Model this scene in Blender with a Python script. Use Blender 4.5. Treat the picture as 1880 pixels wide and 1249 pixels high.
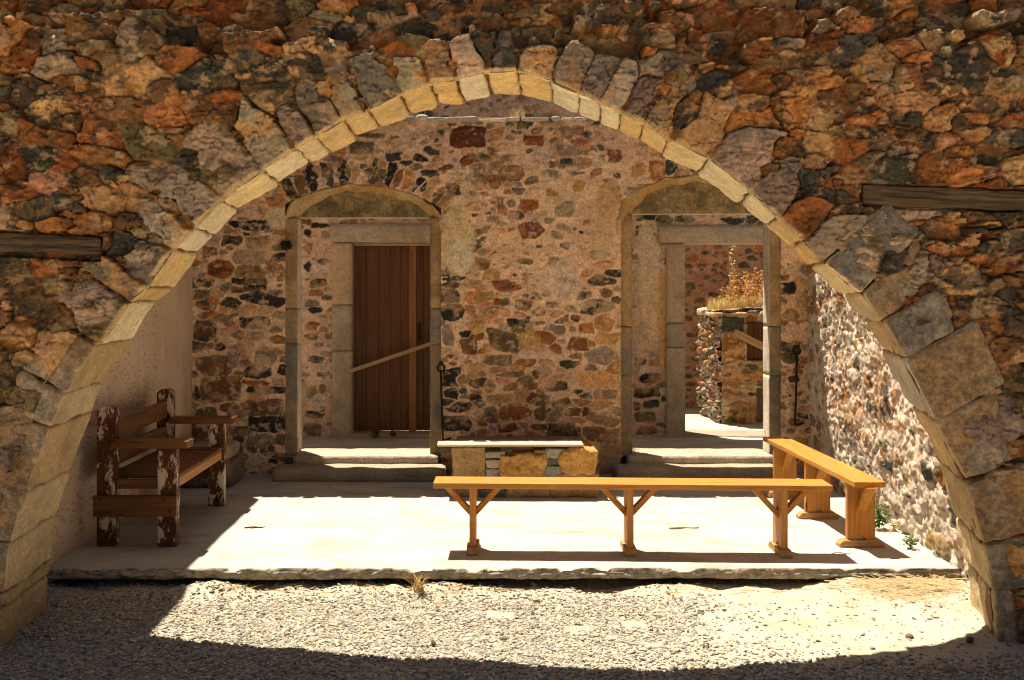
import bpy, bmesh, math, random
import numpy as np
from mathutils import Vector, Matrix

# ------------------------------------------------------------------ camera, light, exposure
SC = bpy.context.scene
for o in list(bpy.data.objects): bpy.data.objects.remove(o)
F, CX, CY, CAMZ = 1828.0, 870.0, 540.0, 1.8          # focal length and vanishing point in photo pixels, eye height
cam_data = bpy.data.cameras.new('camera')
cam = bpy.data.objects.new('camera', cam_data)
SC.collection.objects.link(cam)
cam.location = (0, 0, CAMZ)
cam.rotation_euler = (math.radians(90), 0, 0)
cam_data.sensor_width = 36
cam_data.lens = F / 1880 * 36
cam_data.shift_x = (940 - CX) / 1880
cam_data.shift_y = -(624.5 - CY) / 1880
cam_data.clip_end = 500
SC.camera = cam

SUN_S, SUN_T = 0.23, 0.31                             # shadow drift per metre of height: to the right, towards the camera
to_sun = Vector((-SUN_S, SUN_T, 1)).normalized()
world = bpy.data.worlds.new('World'); SC.world = world
world.use_nodes = True
nt = world.node_tree
for n in list(nt.nodes): nt.nodes.remove(n)
sky = nt.nodes.new('ShaderNodeTexSky'); sky.sky_type = 'NISHITA'; sky.sun_disc = False
sky.sun_elevation = math.asin(to_sun.z)
sky.sun_rotation = math.atan2(to_sun.x, to_sun.y)
sky.air_density = 0.28; sky.dust_density = 1.2; sky.ozone_density = 0.2
bg = nt.nodes.new('ShaderNodeBackground'); bg.inputs['Strength'].default_value = 0.05
wo = nt.nodes.new('ShaderNodeOutputWorld')
nt.links.new(sky.outputs[0], bg.inputs[0]); nt.links.new(bg.outputs[0], wo.inputs[0])
sun_data = bpy.data.lights.new('sun', 'SUN'); sun_data.energy = 5.0; sun_data.angle = math.radians(0.5)
sun_data.color = (1.0, 0.96, 0.90)
sun = bpy.data.objects.new('sun', sun_data); SC.collection.objects.link(sun)
sun.rotation_euler = to_sun.to_track_quat('Z', 'Y').to_euler()
sun.location = (-2, 4, 12)
vs = SC.view_settings
vs.view_transform = 'Standard'; vs.look = 'None'; vs.gamma = 1.0; vs.use_curve_mapping = False
vs.exposure = 1.02
vs.use_white_balance = True
vs.white_balance_temperature = 7600
vs.white_balance_tint = 6.5
SC.cycles.max_bounces = 10; SC.cycles.diffuse_bounces = 2; SC.cycles.filter_width = 1.15

rng = np.random.default_rng(7)
R = random.Random(11)

def U(px, py, Y):                                      # photo pixel -> point on the frontal plane at depth Y
    return ((px - CX) * Y / F, Y, CAMZ - (py - CY) * Y / F)
def G(px, py, z):                                      # photo pixel -> point on the level plane at height z
    Y = (CAMZ - z) * F / (py - CY)
    return ((px - CX) * Y / F, Y, z)

# planes of the place
FW0, FW1 = 5.10, 5.73      # front arch wall
PZ = 0.12                  # concrete floor
PE = 6.10                  # its front edge
BW0, BW1 = 9.30, 9.75      # wall with the two doorways
FZ = 0.25                  # inner court floor
XW0, XW1 = 10.85, 11.30    # second wall
LW0 = 13.60                # last wall
LX = -2.63                 # plastered wall
CFLOOR = lambda x, y: FZ

# ------------------------------------------------------------------ numpy noise
def _h(ix, iy, iz, seed):
    n = (ix.astype(np.int64) * 374761393 + iy.astype(np.int64) * 668265263 + iz.astype(np.int64) * 2147483647 + seed * 144269504) & 0xffffffff
    n = ((n ^ (n >> 13)) * 1274126177) & 0xffffffff
    n = (n ^ (n >> 16)) * 2246822519 & 0xffffffff
    return ((n ^ (n >> 15)) & 0xffff) / 65535.0
def vnoise(x, y, z=None, seed=0):
    x = np.asarray(x, float); y = np.asarray(y, float)
    z = np.zeros_like(x) if z is None else np.asarray(z, float)
    fx, fy, fz = np.floor(x), np.floor(y), np.floor(z)
    tx, ty, tz = x - fx, y - fy, z - fz
    tx = tx * tx * (3 - 2 * tx); ty = ty * ty * (3 - 2 * ty); tz = tz * tz * (3 - 2 * tz)
    r = 0
    for dz in ((0, 1) if np.any(tz) else (0,)):
        wz = tz if dz else 1 - tz
        a = _h(fx, fy, fz + dz, seed); b = _h(fx + 1, fy, fz + dz, seed)
        c = _h(fx, fy + 1, fz + dz, seed); d = _h(fx + 1, fy + 1, fz + dz, seed)
        r = r + wz * ((a * (1 - tx) + b * tx) * (1 - ty) + (c * (1 - tx) + d * tx) * ty)
    return r
def fbm(x, y, z=None, oct=4, seed=0, gain=0.5):
    s = 0; a = 1; t = 0; f = 1
    for i in range(oct):
        s = s + a * vnoise(np.asarray(x) * f, np.asarray(y) * f, None if z is None else np.asarray(z) * f, seed + i * 17)
        t += a; a *= gain; f *= 2.03
    return s / t * 2 - 1
def sstep(a, b, x):
    t = np.clip((x - a) / (b - a), 0, 1); return t * t * (3 - 2 * t)

# ------------------------------------------------------------------ object helpers
def tag(o, label=None, cat=None, group=None, kind=None):
    if label: o['label'] = label
    if cat: o['category'] = cat
    if group: o['group'] = group
    if kind: o['kind'] = kind
    return o
def empty(name, loc=(0, 0, 0), rz=0.0):
    o = bpy.data.objects.new(name, None); SC.collection.objects.link(o)
    o.location = loc; o.rotation_euler = (0, 0, rz); o.empty_display_size = 0.1
    return o
def link(name, me, mat, parent=None):
    if mat: me.materials.append(mat)
    o = bpy.data.objects.new(name, me); SC.collection.objects.link(o)
    if parent: o.parent = parent
    return o
def npmesh(name, v, f, col=None, smooth=True):         # f: (n,4) or (n,3) int array
    me = bpy.data.meshes.new(name)
    v = np.asarray(v, np.float32); f = np.asarray(f, np.int32)
    k = f.shape[1]
    me.vertices.add(len(v)); me.vertices.foreach_set('co', v.ravel())
    me.loops.add(f.size); me.loops.foreach_set('vertex_index', f.ravel())
    me.polygons.add(len(f)); me.polygons.foreach_set('loop_start', np.arange(0, f.size, k, dtype=np.int32))
    me.polygons.foreach_set('use_smooth', np.full(len(f), smooth))
    me.update(calc_edges=True)
    if col is not None: setcol(me, col)
    return me
def setcol(me, col):
    a = me.color_attributes.new('Col', 'FLOAT_COLOR', 'POINT')
    c = np.ones((len(me.vertices), 4), np.float32); c[:, :3] = np.asarray(col)
    a.data.foreach_set('color', c.ravel())
def bmobj(name, bm, mat, parent=None, smooth=False):
    me = bpy.data.meshes.new(name); bm.normal_update(); bm.to_mesh(me); bm.free()
    if smooth:
        for p in me.polygons: p.use_smooth = True
    return link(name, me, mat, parent)

# ------------------------------------------------------------------ materials
def newmat(name):
    m = bpy.data.materials.new(name); m.use_nodes = True
    t = m.node_tree; b = t.nodes['Principled BSDF']
    b.inputs['Roughness'].default_value = 0.9
    b.inputs['Specular IOR Level'].default_value = 0.25
    return m, t, b
def N(t, typ, **kw):
    n = t.nodes.new('ShaderNode' + typ)
    for k, v in kw.items():
        if k in n.inputs: n.inputs[k].default_value = v
        else: setattr(n, k, v)
    return n
def ramp(t, stops):
    n = t.nodes.new('ShaderNodeValToRGB'); e = n.color_ramp.elements
    while len(e) < len(stops): e.new(0.5)
    for el, (p, c) in zip(e, stops):
        el.position = p; el.color = (*c, 1) if not isinstance(c, (int, float)) else (c, c, c, 1)
    return n
def mix(t, a, b, fac, mode='MIX'):
    n = t.nodes.new('ShaderNodeMix'); n.data_type = 'RGBA'; n.blend_type = mode; n.clamp_factor = True
    for s, i in ((fac, 0), (a, 6), (b, 7)):
        if hasattr(s, 'links'): t.links.new(s, n.inputs[i])
        elif isinstance(s, (int, float)): n.inputs[i].default_value = s
        else: n.inputs[i].default_value = (*s, 1)
    return n.outputs[2]
def geo_pos(t): return N(t, 'NewGeometry').outputs['Position']
def noise(t, vec, scale, detail=6, rough=0.6, dist=0.0):
    n = N(t, 'TexNoise', Scale=scale, Detail=detail, Roughness=rough, Distortion=dist)
    if vec is not None: t.links.new(vec, n.inputs['Vector'])
    return n.outputs['Fac']
def objco(t): return N(t, 'TexCoord').outputs['Object']
def bump(t, b, specs):                                  # [(socket, strength, distance)]
    prev = None
    for s, st, d in specs:
        n = N(t, 'Bump', Strength=st, Distance=d); t.links.new(s, n.inputs['Height'])
        if prev: t.links.new(prev, n.inputs['Normal'])
        prev = n.outputs['Normal']
    t.links.new(prev, b.inputs['Normal'])

def stone_mat(name, vc=0.75, patina=None, speck=(0.6, 0.52, 0.42), speck_amt=0.35, bump_amt=1.0):
    m, t, b = newmat(name)
    co = objco(t)
    base = N(t, 'VertexColor', layer_name='Col').outputs['Color']
    if patina is not None:                              # weathered crust on the outer face of the cut stones
        g = N(t, 'NewGeometry'); sx = N(t, 'SeparateXYZ'); t.links.new(g.outputs['True Normal'], sx.inputs[0])
        mr = N(t, 'MapRange'); mr.inputs[1].default_value = -0.55; mr.inputs[2].default_value = -0.8
        t.links.new(sx.outputs['Y'], mr.inputs[0])
        pc = N(t, 'VertexColor', layer_name='Face').outputs['Color']
        lich = ramp(t, [(0.42, 0.0), (0.58, 1.0)]); t.links.new(noise(t, co, 26, 8, 0.7), lich.inputs[0])
        pc2 = mix(t, pc, (0.05, 0.05, 0.048), lich.outputs[0])
        pcm = mix(t, pc, pc2, patina)
        base = mix(t, base, pcm, mr.outputs[0])
    n1 = noise(t, co, 9, 8, 0.65)
    n2 = noise(t, co, 45, 8, 0.75)
    n3 = noise(t, co, 160, 4, 0.7)
    v = ramp(t, [(0.30, 0.35), (0.5, 1.0), (0.70, 1.7)]); t.links.new(n2, v.inputs[0])
    c = mix(t, base, v.outputs[0], vc, 'MULTIPLY')
    v1 = ramp(t, [(0.3, (0.75, 0.7, 0.66)), (0.5, (1, 1, 1)), (0.7, (1.25, 1.08, 0.85))]); t.links.new(n1, v1.inputs[0])
    c = mix(t, c, v1.outputs[0], 0.8, 'MULTIPLY')
    sp = ramp(t, [(0.58, 0.0), (0.66, 1.0)]); t.links.new(noise(t, co, 62, 6, 0.8, 0.4), sp.inputs[0])
    a = N(t, 'Math', operation='MULTIPLY'); a.inputs[1].default_value = speck_amt; t.links.new(sp.outputs[0], a.inputs[0])
    c = mix(t, c, speck, a.outputs[0])
    t.links.new(c, b.inputs['Base Color'])
    bump(t, b, [(n1, 0.6 * bump_amt, 0.03), (n2, 0.8 * bump_amt, 0.014), (n3, 0.7 * bump_amt, 0.005)])
    return m

def wood_mat(name, c1, c2, axis, knots=True, rough=0.6, grey=None, grain=1.0, bk=1.0, gs=14):
    m, t, b = newmat(name); b.inputs['Roughness'].default_value = rough
    co = objco(t)
    mp = N(t, 'Mapping'); sc = [gs] * 3; sc['XYZ'.index(axis)] = 0.05 * gs
    mp.inputs['Scale'].default_value = sc; t.links.new(co, mp.inputs['Vector'])
    oi = N(t, 'ObjectInfo'); ad = N(t, 'VectorMath', operation='ADD'); sc2 = N(t, 'VectorMath', operation='SCALE')
    cx = N(t, 'CombineXYZ')
    for i in range(3): t.links.new(oi.outputs['Random'], cx.inputs[i])
    sc2.inputs['Scale'].default_value = 37.0
    t.links.new(cx.outputs[0], sc2.inputs[0]); t.links.new(mp.outputs[0], ad.inputs[0]); t.links.new(sc2.outputs[0], ad.inputs[1])
    g = noise(t, ad.outputs[0], 2.2, 9, 0.62, 0.6)
    fine = noise(t, ad.outputs[0], 9, 6, 0.7)
    r = ramp(t, [(0.32, c1), (0.62, c2)]); t.links.new(g, r.inputs[0])
    f = ramp(t, [(0.3, 0.75), (0.6, 1.1)]); t.links.new(fine, f.inputs[0])
    c = mix(t, r.outputs[0], f.outputs[0], 0.6 * grain, 'MULTIPLY')
    if knots:
        vo = N(t, 'TexVoronoi', Scale=2.6); mp2 = N(t, 'Mapping'); s2 = [3.2, 3.2, 3.2]; s2['XYZ'.index(axis)] = 0.8
        mp2.inputs['Scale'].default_value = s2; t.links.new(co, mp2.inputs['Vector']); t.links.new(mp2.outputs[0], vo.inputs['Vector'])
        k = ramp(t, [(0.05, 1.0), (0.12, 0.0)]); t.links.new(vo.outputs['Distance'], k.inputs[0])
        c = mix(t, c, tuple(x * 0.25 for x in c1), k.outputs[0])
    if grey is not None:
        n = noise(t, co, 5, 6, 0.7); gr = ramp(t, [(0.4, 0.0), (0.62, 1.0)]); t.links.new(n, gr.inputs[0])
        c = mix(t, c, grey, gr.outputs[0])
    t.links.new(c, b.inputs['Base Color'])
    bump(t, b, [(g, 0.25 * bk, 0.004 * bk), (fine, 0.25 * bk, 0.002 * bk)])
    return m

def plain_mat(name, c, rough=0.8, var=0.3, scale=20, metallic=0.0, b_amt=0.4):
    m, t, b = newmat(name); b.inputs['Roughness'].default_value = rough; b.inputs['Metallic'].default_value = metallic
    n = noise(t, objco(t), scale, 6, 0.65)
    r = ramp(t, [(0.3, tuple(x * (1 - var) for x in c)), (0.7, tuple(min(1, x * (1 + var)) for x in c))]); t.links.new(n, r.inputs[0])
    t.links.new(r.outputs[0], b.inputs['Base Color']); bump(t, b, [(n, b_amt, 0.005)])
    return m

def foliage_mat(name, c1, c2, trans=0.3):
    m, t, b = newmat(name); b.inputs['Roughness'].default_value = 0.6
    n = noise(t, objco(t), 30, 3, 0.6); r = ramp(t, [(0.35, c1), (0.65, c2)]); t.links.new(n, r.inputs[0])
    t.links.new(r.outputs[0], b.inputs['Base Color'])
    tr = N(t, 'BsdfTranslucent'); t.links.new(r.outputs[0], tr.inputs[0])
    mx = N(t, 'MixShader'); mx.inputs[0].default_value = trans
    out = t.nodes['Material Output']
    t.links.new(b.outputs[0], mx.inputs[1]); t.links.new(tr.outputs[0], mx.inputs[2]); t.links.new(mx.outputs[0], out.inputs[0])
    return m

M = {}
M['rubble'] = stone_mat('rust_rubble', speck=(0.55, 0.42, 0.28), speck_amt=0.3)
M['rubble_pink'] = stone_mat('mortared_rubble', speck=(0.62, 0.48, 0.36), speck_amt=0.4, bump_amt=0.8)
M['rubble_side'] = stone_mat('rough_side_rubble', vc=0.4, speck=(0.75, 0.66, 0.56), speck_amt=0.4, bump_amt=1.2)
M['jamb'] = stone_mat('door_jamb_stone', vc=0.4, patina=0.25, speck=(0.5, 0.4, 0.28), speck_amt=0.3)
M['arch'] = stone_mat('cut_arch_stone', vc=0.55, patina=0.55, speck=(0.5, 0.4, 0.28), speck_amt=0.25)
M['block'] = stone_mat('block_stone', vc=0.5, speck=(0.6, 0.5, 0.38), speck_amt=0.25)
PINE = ((0.37, 0.118, 0.017), (0.64, 0.275, 0.052))
for ax in 'XYZ':
    M['pine' + ax] = wood_mat('varnished_pine_' + ax.lower(), *PINE, ax, rough=0.5, grey=(0.46, 0.20, 0.055), gs=20, bk=1.6)
    M['dark' + ax] = wood_mat('dark_varnished_wood_' + ax.lower(), (0.075, 0.027, 0.009), (0.20, 0.080, 0.024), ax, rough=0.5)
    M['old' + ax] = wood_mat('old_grey_timber_' + ax.lower(), (0.030, 0.019, 0.012), (0.155, 0.098, 0.055), ax, knots=False, rough=0.9, bk=3.0, gs=24)
    M['door' + ax] = wood_mat('brown_door_wood_' + ax.lower(), (0.075, 0.031, 0.013), (0.155, 0.066, 0.026), ax, knots=False, rough=0.55)
    M['raw' + ax] = wood_mat('raw_plank_wood_' + ax.lower(), (0.34, 0.20, 0.10), (0.52, 0.33, 0.18), ax, knots=False, rough=0.75)
    M['pale' + ax] = wood_mat('bleached_plank_wood_' + ax.lower(), (0.55, 0.42, 0.28), (0.72, 0.58, 0.42), ax, knots=False, rough=0.75)
M['iron'] = plain_mat('rusty_iron', (0.035, 0.022, 0.016), 0.7, 0.5, 60, 0.3)

# ------------------------------------------------------------------ colours of stones (real-world albedo)
PAL = dict(vgrey=(0.33, 0.275, 0.235), vslate=(0.19, 0.165, 0.15),
    rust=(0.27, 0.105, 0.038), orange=(0.37, 0.175, 0.068), brown=(0.17, 0.092, 0.045), tan=(0.40, 0.26, 0.145),
    slate=(0.055, 0.058, 0.053), dk=(0.020, 0.022, 0.022), grey=(0.26, 0.215, 0.17), olive=(0.135, 0.112, 0.065),
    pink=(0.44, 0.255, 0.165), pale=(0.52, 0.42, 0.33), drust=(0.16, 0.055, 0.020), tano=(0.48, 0.29, 0.125))
SECOND = dict(vgrey=('vslate', 'tan', 'olive'), vslate=('vgrey', 'slate', 'tan'), rust=('brown', 'slate', 'orange', 'tan'), orange=('rust', 'brown', 'tan'), brown=('rust', 'slate', 'tan', 'olive'),
    tan=('orange', 'grey', 'slate', 'rust'), slate=('tan', 'olive', 'grey', 'brown'), dk=('slate', 'dk', 'olive'),
    grey=('slate', 'tan', 'olive'), olive=('slate', 'brown', 'tan'), pink=('rust', 'tan', 'grey'), pale=('tan', 'grey'),
    drust=('rust', 'brown'), tano=('orange', 'tan'))

# ------------------------------------------------------------------ rubble height fields
class Rubble:
    def __init__(s, u0, u1, v0, v1, res, seed, warp=0.016, warp_f=7):
        s.nu = int((u1 - u0) / res) + 1; s.nv = int((v1 - v0) / res) + 1
        s.u0, s.v0, s.res = u0, v0, res
        s.rng = np.random.default_rng(seed); s.seed = seed
        s.u = u0 + np.arange(s.nu) * res; s.v = v0 + np.arange(s.nv) * res
        s.UU, s.VV = np.meshgrid(s.u, s.v)
        s.WU = s.UU + warp * fbm(s.UU * warp_f, s.VV * warp_f, oct=4, seed=seed + 1)
        s.WV = s.VV + warp * fbm(s.UU * warp_f, s.VV * warp_f, oct=4, seed=seed + 2)
        s.d1 = np.full(s.UU.shape, 9.0, np.float32); s.d2 = s.d1.copy(); s.id = np.full(s.UU.shape, -1, np.int32)
        s.st = []
        s.block = np.zeros(s.UU.shape, bool); s.nman = 10 ** 9
    def ij(s, u, v):
        return int(np.clip(round((v - s.v0) / s.res), 0, s.nv - 1)), int(np.clip(round((u - s.u0) / s.res), 0, s.nu - 1))
    def add(s, cu, cv, a, b, rot=0.0, col='tan', lift=None, square=0.5):
        r = s.rng
        k = int(r.integers(6, 9))
        ang = (np.arange(k) + r.uniform(-0.32, 0.32, k)) * 2 * math.pi / k + r.uniform(0, 6.28)
        rad = r.uniform(0.78, 1.12, k)
        if r.random() < square:
            ang = np.array([0, 0.5, 1, 1.5]) * math.pi + r.normal(0, 0.10, 4); rad = r.uniform(0.88, 1.05, 4)
            e = r.uniform(0, 6.28, 2); ang = np.concatenate([ang, e]); rad = np.concatenate([rad, r.uniform(0.95, 1.2, 2)])
        reach = 1.7 * max(a, b)
        i0, j0 = s.ij(cu - reach, cv - reach); i1, j1 = s.ij(cu + reach, cv + reach)
        if i1 <= i0 or j1 <= j0: return
        sl = (slice(i0, i1 + 1), slice(j0, j1 + 1))
        du = s.WU[sl] - cu; dv = s.WV[sl] - cv
        c, n = math.cos(rot), math.sin(rot)
        pu = (du * c + dv * n) / a; pv = (-du * n + dv * c) / b
        acc = np.zeros_like(pu)
        P = float(r.choice([8, 14, 22, 30]))
        for th, ra in zip(ang, rad):
            acc += np.minimum(np.maximum(0, (pu * math.cos(th) + pv * math.sin(th)) / ra), 6) ** P
        d = (acc ** (1 / P)).astype(np.float32)
        d1 = s.d1[sl]; d2 = s.d2[sl]; idd = s.id[sl]
        near = d < d1
        d2[:] = np.where(near, d1, np.minimum(d2, d)); idd[near] = len(s.st); d1[near] = d[near]
        s.st.append((cu, cv, a, b, col, lift))
    def fill(s, classes):
        """classes: (tries, half width lo..hi, aspect lo..hi, clearance, palette weights)"""
        s.nman = min(s.nman, len(s.st))
        for tries, w0, w1, a0, a1, clear, pal in classes:
            names = list(pal); wts = np.array([pal[n] for n in names], float); wts /= wts.sum()
            for _ in range(tries):
                cu = s.rng.uniform(s.u[0], s.u[-1]); cv = s.rng.uniform(s.v[0], s.v[-1])
                a = s.rng.uniform(w0, w1); b = a * s.rng.uniform(a0, a1)
                i, j = s.ij(cu, cv)
                if s.block[i, j] or s.d1[i, j] < 1.0 + clear: continue
                ok = True
                for fu, fv in ((0.85, 0), (-0.85, 0), (0, 0.85), (0, -0.85), (0.6, 0.6), (-0.6, 0.6), (0.6, -0.6), (-0.6, -0.6)):
                    i, j = s.ij(cu + fu * a, cv + fv * b)
                    if s.d1[i, j] < clear: ok = False; break
                if not ok: continue
                s.add(cu, cv, a, b, s.rng.normal(0, 0.12), names[s.rng.choice(len(names), p=wts)])
    def finish(s, facets=0.0, strata=0.0, crev=0.0, crack=0.006, qamp=0.5, by_stone=0.0, skip=(0, 0), smap=1.0, earth=None, tint=(1, 1, 1), relief=0.03, mortar=-0.03, mortar_col=(0.2, 0.12, 0.07), dome=0.35, joint=0.22, over=1.06, tilt=0.12, rough=0.010, mortar_rough=0.012, smear=0.0):
        n = len(s.st); r = s.rng
        st = np.array([q[:4] for q in s.st])
        lift = np.array([(q[5] if q[5] is not None else r.uniform(-0.35, 1.0)) for q in s.st]) * relief
        tu, tv = r.normal(0, tilt, n), r.normal(0, tilt, n)
        c1 = np.array([PAL[q[4]] for q in s.st]) * r.uniform(0.72, 1.3, (n, 1)) * r.uniform(0.92, 1.08, (n, 3))
        c2 = np.array([PAL[SECOND[q[4]][int(r.integers(len(SECOND[q[4]])))]] for q in s.st]) * r.uniform(0.75, 1.25, (n, 1))
        thr = r.uniform(-0.25, 0.55, n)
        I = np.maximum(s.id, 0)
        du = s.UU - st[I, 0]; dv = s.VV - st[I, 1]
        size = np.minimum(st[I, 2], st[I, 3])
        h = lift[I] + tu[I] * du + tv[I] * dv + dome * np.minimum(size, 0.10) * (0.6 - s.d1 ** 2)
        if facets:                                       # hewn faces: each stone is cut by two or three tilted planes
            for q in range(2):
                th = r.uniform(0, 6.28, n); off = r.uniform(0.1, 0.8, n) * st[:, 2]; sl = r.uniform(0.15, 0.7, n) * facets
                dd = du * np.cos(th)[I] * 1.0 + dv * np.sin(th)[I] * 1.6
                h = h - np.maximum(0, dd - off[I]) * sl[I]
        if strata:
            sa = r.normal(0, 0.25, n)
            on = (r.random(n) < 0.55) * strata
            h = h + on[I] * fbm((s.UU + sa[I] * s.VV) * 5 + I * 1.9, (s.VV - sa[I] * s.UU) * 55, oct=3, seed=s.seed + 4)
        # broken facets
        fx = fbm(s.UU * 5 + 3.7 * I, s.VV * 7 + 1.3 * I, oct=3, seed=s.seed + 5)
        h = h + rough * 1.4 * fx + rough * fbm(s.UU * 28, s.VV * 34, oct=4, seed=s.seed + 6, gain=0.6)
        ck = 1 - np.abs(fbm(s.UU * 8 + 2.3 * I, s.VV * 13 + 0.9 * I, oct=4, seed=s.seed + 61))
        h = h - crack * sstep(0.955, 0.995, ck)
        e = np.minimum(over - s.d1, (s.d2 - s.d1) * 0.75)
        e = e + 0.05 * fbm(s.UU * 40, s.VV * 40, oct=3, seed=s.seed + 8)
        if smear: e = e - smear * np.where(s.id < s.nman, 0.35, 1.0) * smap * np.maximum(0, fbm(s.UU * 2.2, s.VV * 2.2, oct=4, seed=s.seed + 21) + 0.15)
        m = sstep(0, 1, e / joint)
        if crev: mortar = mortar - crev * sstep(0.02, 0.3, fbm(s.UU * 4.5, s.VV * 6, oct=4, seed=s.seed + 41))
        mh = mortar + mortar_rough * fbm(s.UU * 22, s.VV * 22, oct=5, seed=s.seed + 9, gain=0.6)
        s.h = mh + (np.maximum(h, mh) - mh) * m
        p = fbm(s.UU * 9 + 7.1 * I, s.VV * 13 + 2.9 * I, oct=5, seed=s.seed + 11, gain=0.6)
        w = sstep(-0.12, 0.12, p - thr[I])
        col = c1[I] * (1 - w[..., None]) + c2[I] * w[..., None]
        mv = 1 + 0.35 * fbm(s.UU * 14, s.VV * 14, oct=4, seed=s.seed + 13)
        mcol = np.array(mortar_col)[None, None, :] * mv[..., None]
        cm = sstep(0.05, 0.5, e / joint)
        q = fbm(s.UU * 30 + 1.1 * I, s.VV * 38, oct=4, seed=s.seed + 31, gain=0.65)
        col = col * (1 + np.where((s.id >= skip[0]) & (s.id < skip[1]), 0.35, qamp) * q)[..., None]
        col = col * (1 - cm[..., None]) + col * cm[..., None]
        s.col = mcol * (1 - cm[..., None]) + col * cm[..., None]
        if earth is not None:                            # earth and lichen lying over stones and joints alike
            for k, (ec, lo, hi, amt, fq) in enumerate(earth):
                w = amt * np.where((s.id >= skip[0]) & (s.id < skip[1]), 0.35, 1.0) * sstep(lo, hi, fbm(s.UU * fq + by_stone * I * 5.3, s.VV * fq * 1.3 + by_stone * I * 2.1, oct=6, seed=s.seed + 50 + k * 7, gain=0.62))
                s.col = s.col * (1 - w[..., None]) + np.array(ec) * w[..., None]
        s.col = s.col * np.array(tint)
    def mesh(s, name, place, keep=None, skirt=None):
        """place(u, v, h) -> x, y, z arrays; keep: boolean vertex mask"""
        x, y, z = place(s.UU, s.VV, s.h)
        v = np.stack([x, y, z], -1).reshape(-1, 3); col = s.col.reshape(-1, 3)
        idx = np.arange(s.nu * s.nv).reshape(s.nv, s.nu)
        f = np.stack([idx[:-1, :-1], idx[:-1, 1:], idx[1:, 1:], idx[1:, :-1]], -1)
        if keep is not None:
            k = keep[:-1, :-1] & keep[:-1, 1:] & keep[1:, 1:] & keep[1:, :-1]
            f = f[k]
        f = f.reshape(-1, 4)
        used = np.zeros(len(v), bool); used[f.ravel()] = True
        re = np.cumsum(used) - 1
        return npmesh(name, v[used], re[f], np.clip(col[used], 0.01, 0.9))

# ------------------------------------------------------------------ a rough squared stone: front quad in x,z between two depths
def block_mesh(name, quad, y0, y1, r=0.02, amp=0.008, step=0.03, col=(0.5, 0.4, 0.3), face=None, seed=0, freq=7, nmax=30, shear=(0, 0)):
    q = np.array(quad, float)                            # order: (-,-) (+,-) (+,+) (-,+)
    wx = 0.5 * (np.linalg.norm(q[1] - q[0]) + np.linalg.norm(q[2] - q[3])); wz = 0.5 * (np.linalg.norm(q[3] - q[0]) + np.linalg.norm(q[2] - q[1])); wy = abs(y1 - y0)
    hs = np.array([wx, wy, wz]) / 2
    nn = [max(3, min(nmax, int(round(w / step)))) for w in (wx, wy, wz)]
    verts = []; faces = []
    def side(ax, sgn):
        a, b = [(1, 2), (2, 0), (0, 1)][ax]
        ga = np.linspace(-1, 1, nn[a] + 1); gb = np.linspace(-1, 1, nn[b] + 1)
        A, B = np.meshgrid(ga, gb, indexing='ij')
        p = np.zeros(A.shape + (3,)); p[..., ax] = sgn; p[..., a] = A; p[..., b] = B
        off = sum(len(x) for x in verts)
        idx = off + np.arange(A.size).reshape(A.shape)
        f = np.stack([idx[:-1, :-1], idx[1:, :-1], idx[1:, 1:], idx[:-1, 1:]], -1).reshape(-1, 4)
        if sgn < 0: f = f[:, ::-1]
        verts.append(p.reshape(-1, 3)); faces.append(f)
    for ax in range(3):
        for sg in (-1, 1): side(ax, sg)
    P = np.concatenate(verts); Fc = np.concatenate(faces)
    key = np.round(P * 1e5).astype(np.int64)
    _, first, inv = np.unique(key, axis=0, return_index=True, return_inverse=True)
    P = P[first]; Fc = inv.ravel()[Fc]
    r = min(r, hs.min() * 0.8)
    real = P * hs
    inner = np.clip(real, -(hs - r), hs - r); d = real - inner
    L = np.linalg.norm(d, axis=1, keepdims=True); L[L == 0] = 1
    nrm = d / L
    real = inner + nrm * r
    t = real / hs
    s, w = (t[:, 0] + 1) / 2, (t[:, 2] + 1) / 2
    xz = ((1 - s) * (1 - w))[:, None] * q[0] + (s * (1 - w))[:, None] * q[1] + (s * w)[:, None] * q[2] + ((1 - s) * w)[:, None] * q[3]
    y = y0 + (t[:, 1] + 1) / 2 * (y1 - y0)
    xz[:, 0] += (t[:, 1] + 1) / 2 * (shear[0] * (1 - s) + shear[1] * s)
    V = np.stack([xz[:, 0], y, xz[:, 1]], 1)
    ex = (q[1] - q[0]) / max(1e-6, np.linalg.norm(q[1] - q[0])); ez = (q[3] - q[0]) / max(1e-6, np.linalg.norm(q[3] - q[0]))
    wn = np.stack([nrm[:, 0] * ex[0] + nrm[:, 2] * ez[0], nrm[:, 1], nrm[:, 0] * ex[1] + nrm[:, 2] * ez[1]], 1)
    dn = fbm(V[:, 0] * freq + seed * 3.1, V[:, 1] * freq + seed * 1.7, V[:, 2] * freq, oct=4, seed=seed % 97, gain=0.55)
    V = V + wn * (amp * dn)[:, None]
    me = npmesh(name, V, Fc)
    var = 1 + 0.25 * fbm(V[:, 0] * 5 + seed, V[:, 1] * 5, V[:, 2] * 5, oct=3, seed=5)
    setcol(me, np.clip(np.array(col)[None] * var[:, None], 0.01, 0.9))
    if face is not None:
        fc1, fc2 = np.array(face[0]), np.array(face[1])
        w = sstep(-0.15, 0.2, fbm(V[:, 0] * 6 + seed * 2.2, V[:, 1] * 6, V[:, 2] * 6, oct=4, seed=9))[:, None]
        a = me.color_attributes.new('Face', 'FLOAT_COLOR', 'POINT')
        c = np.ones((len(V), 4), np.float32); c[:, :3] = fc1 * (1 - w) + fc2 * w
        a.data.foreach_set('color', c.ravel())
    return me
def block(name, quad, y0, y1, mat, parent=None, **kw):
    return link(name, block_mesh(name, quad, y0, y1, **kw), mat, parent)
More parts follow.
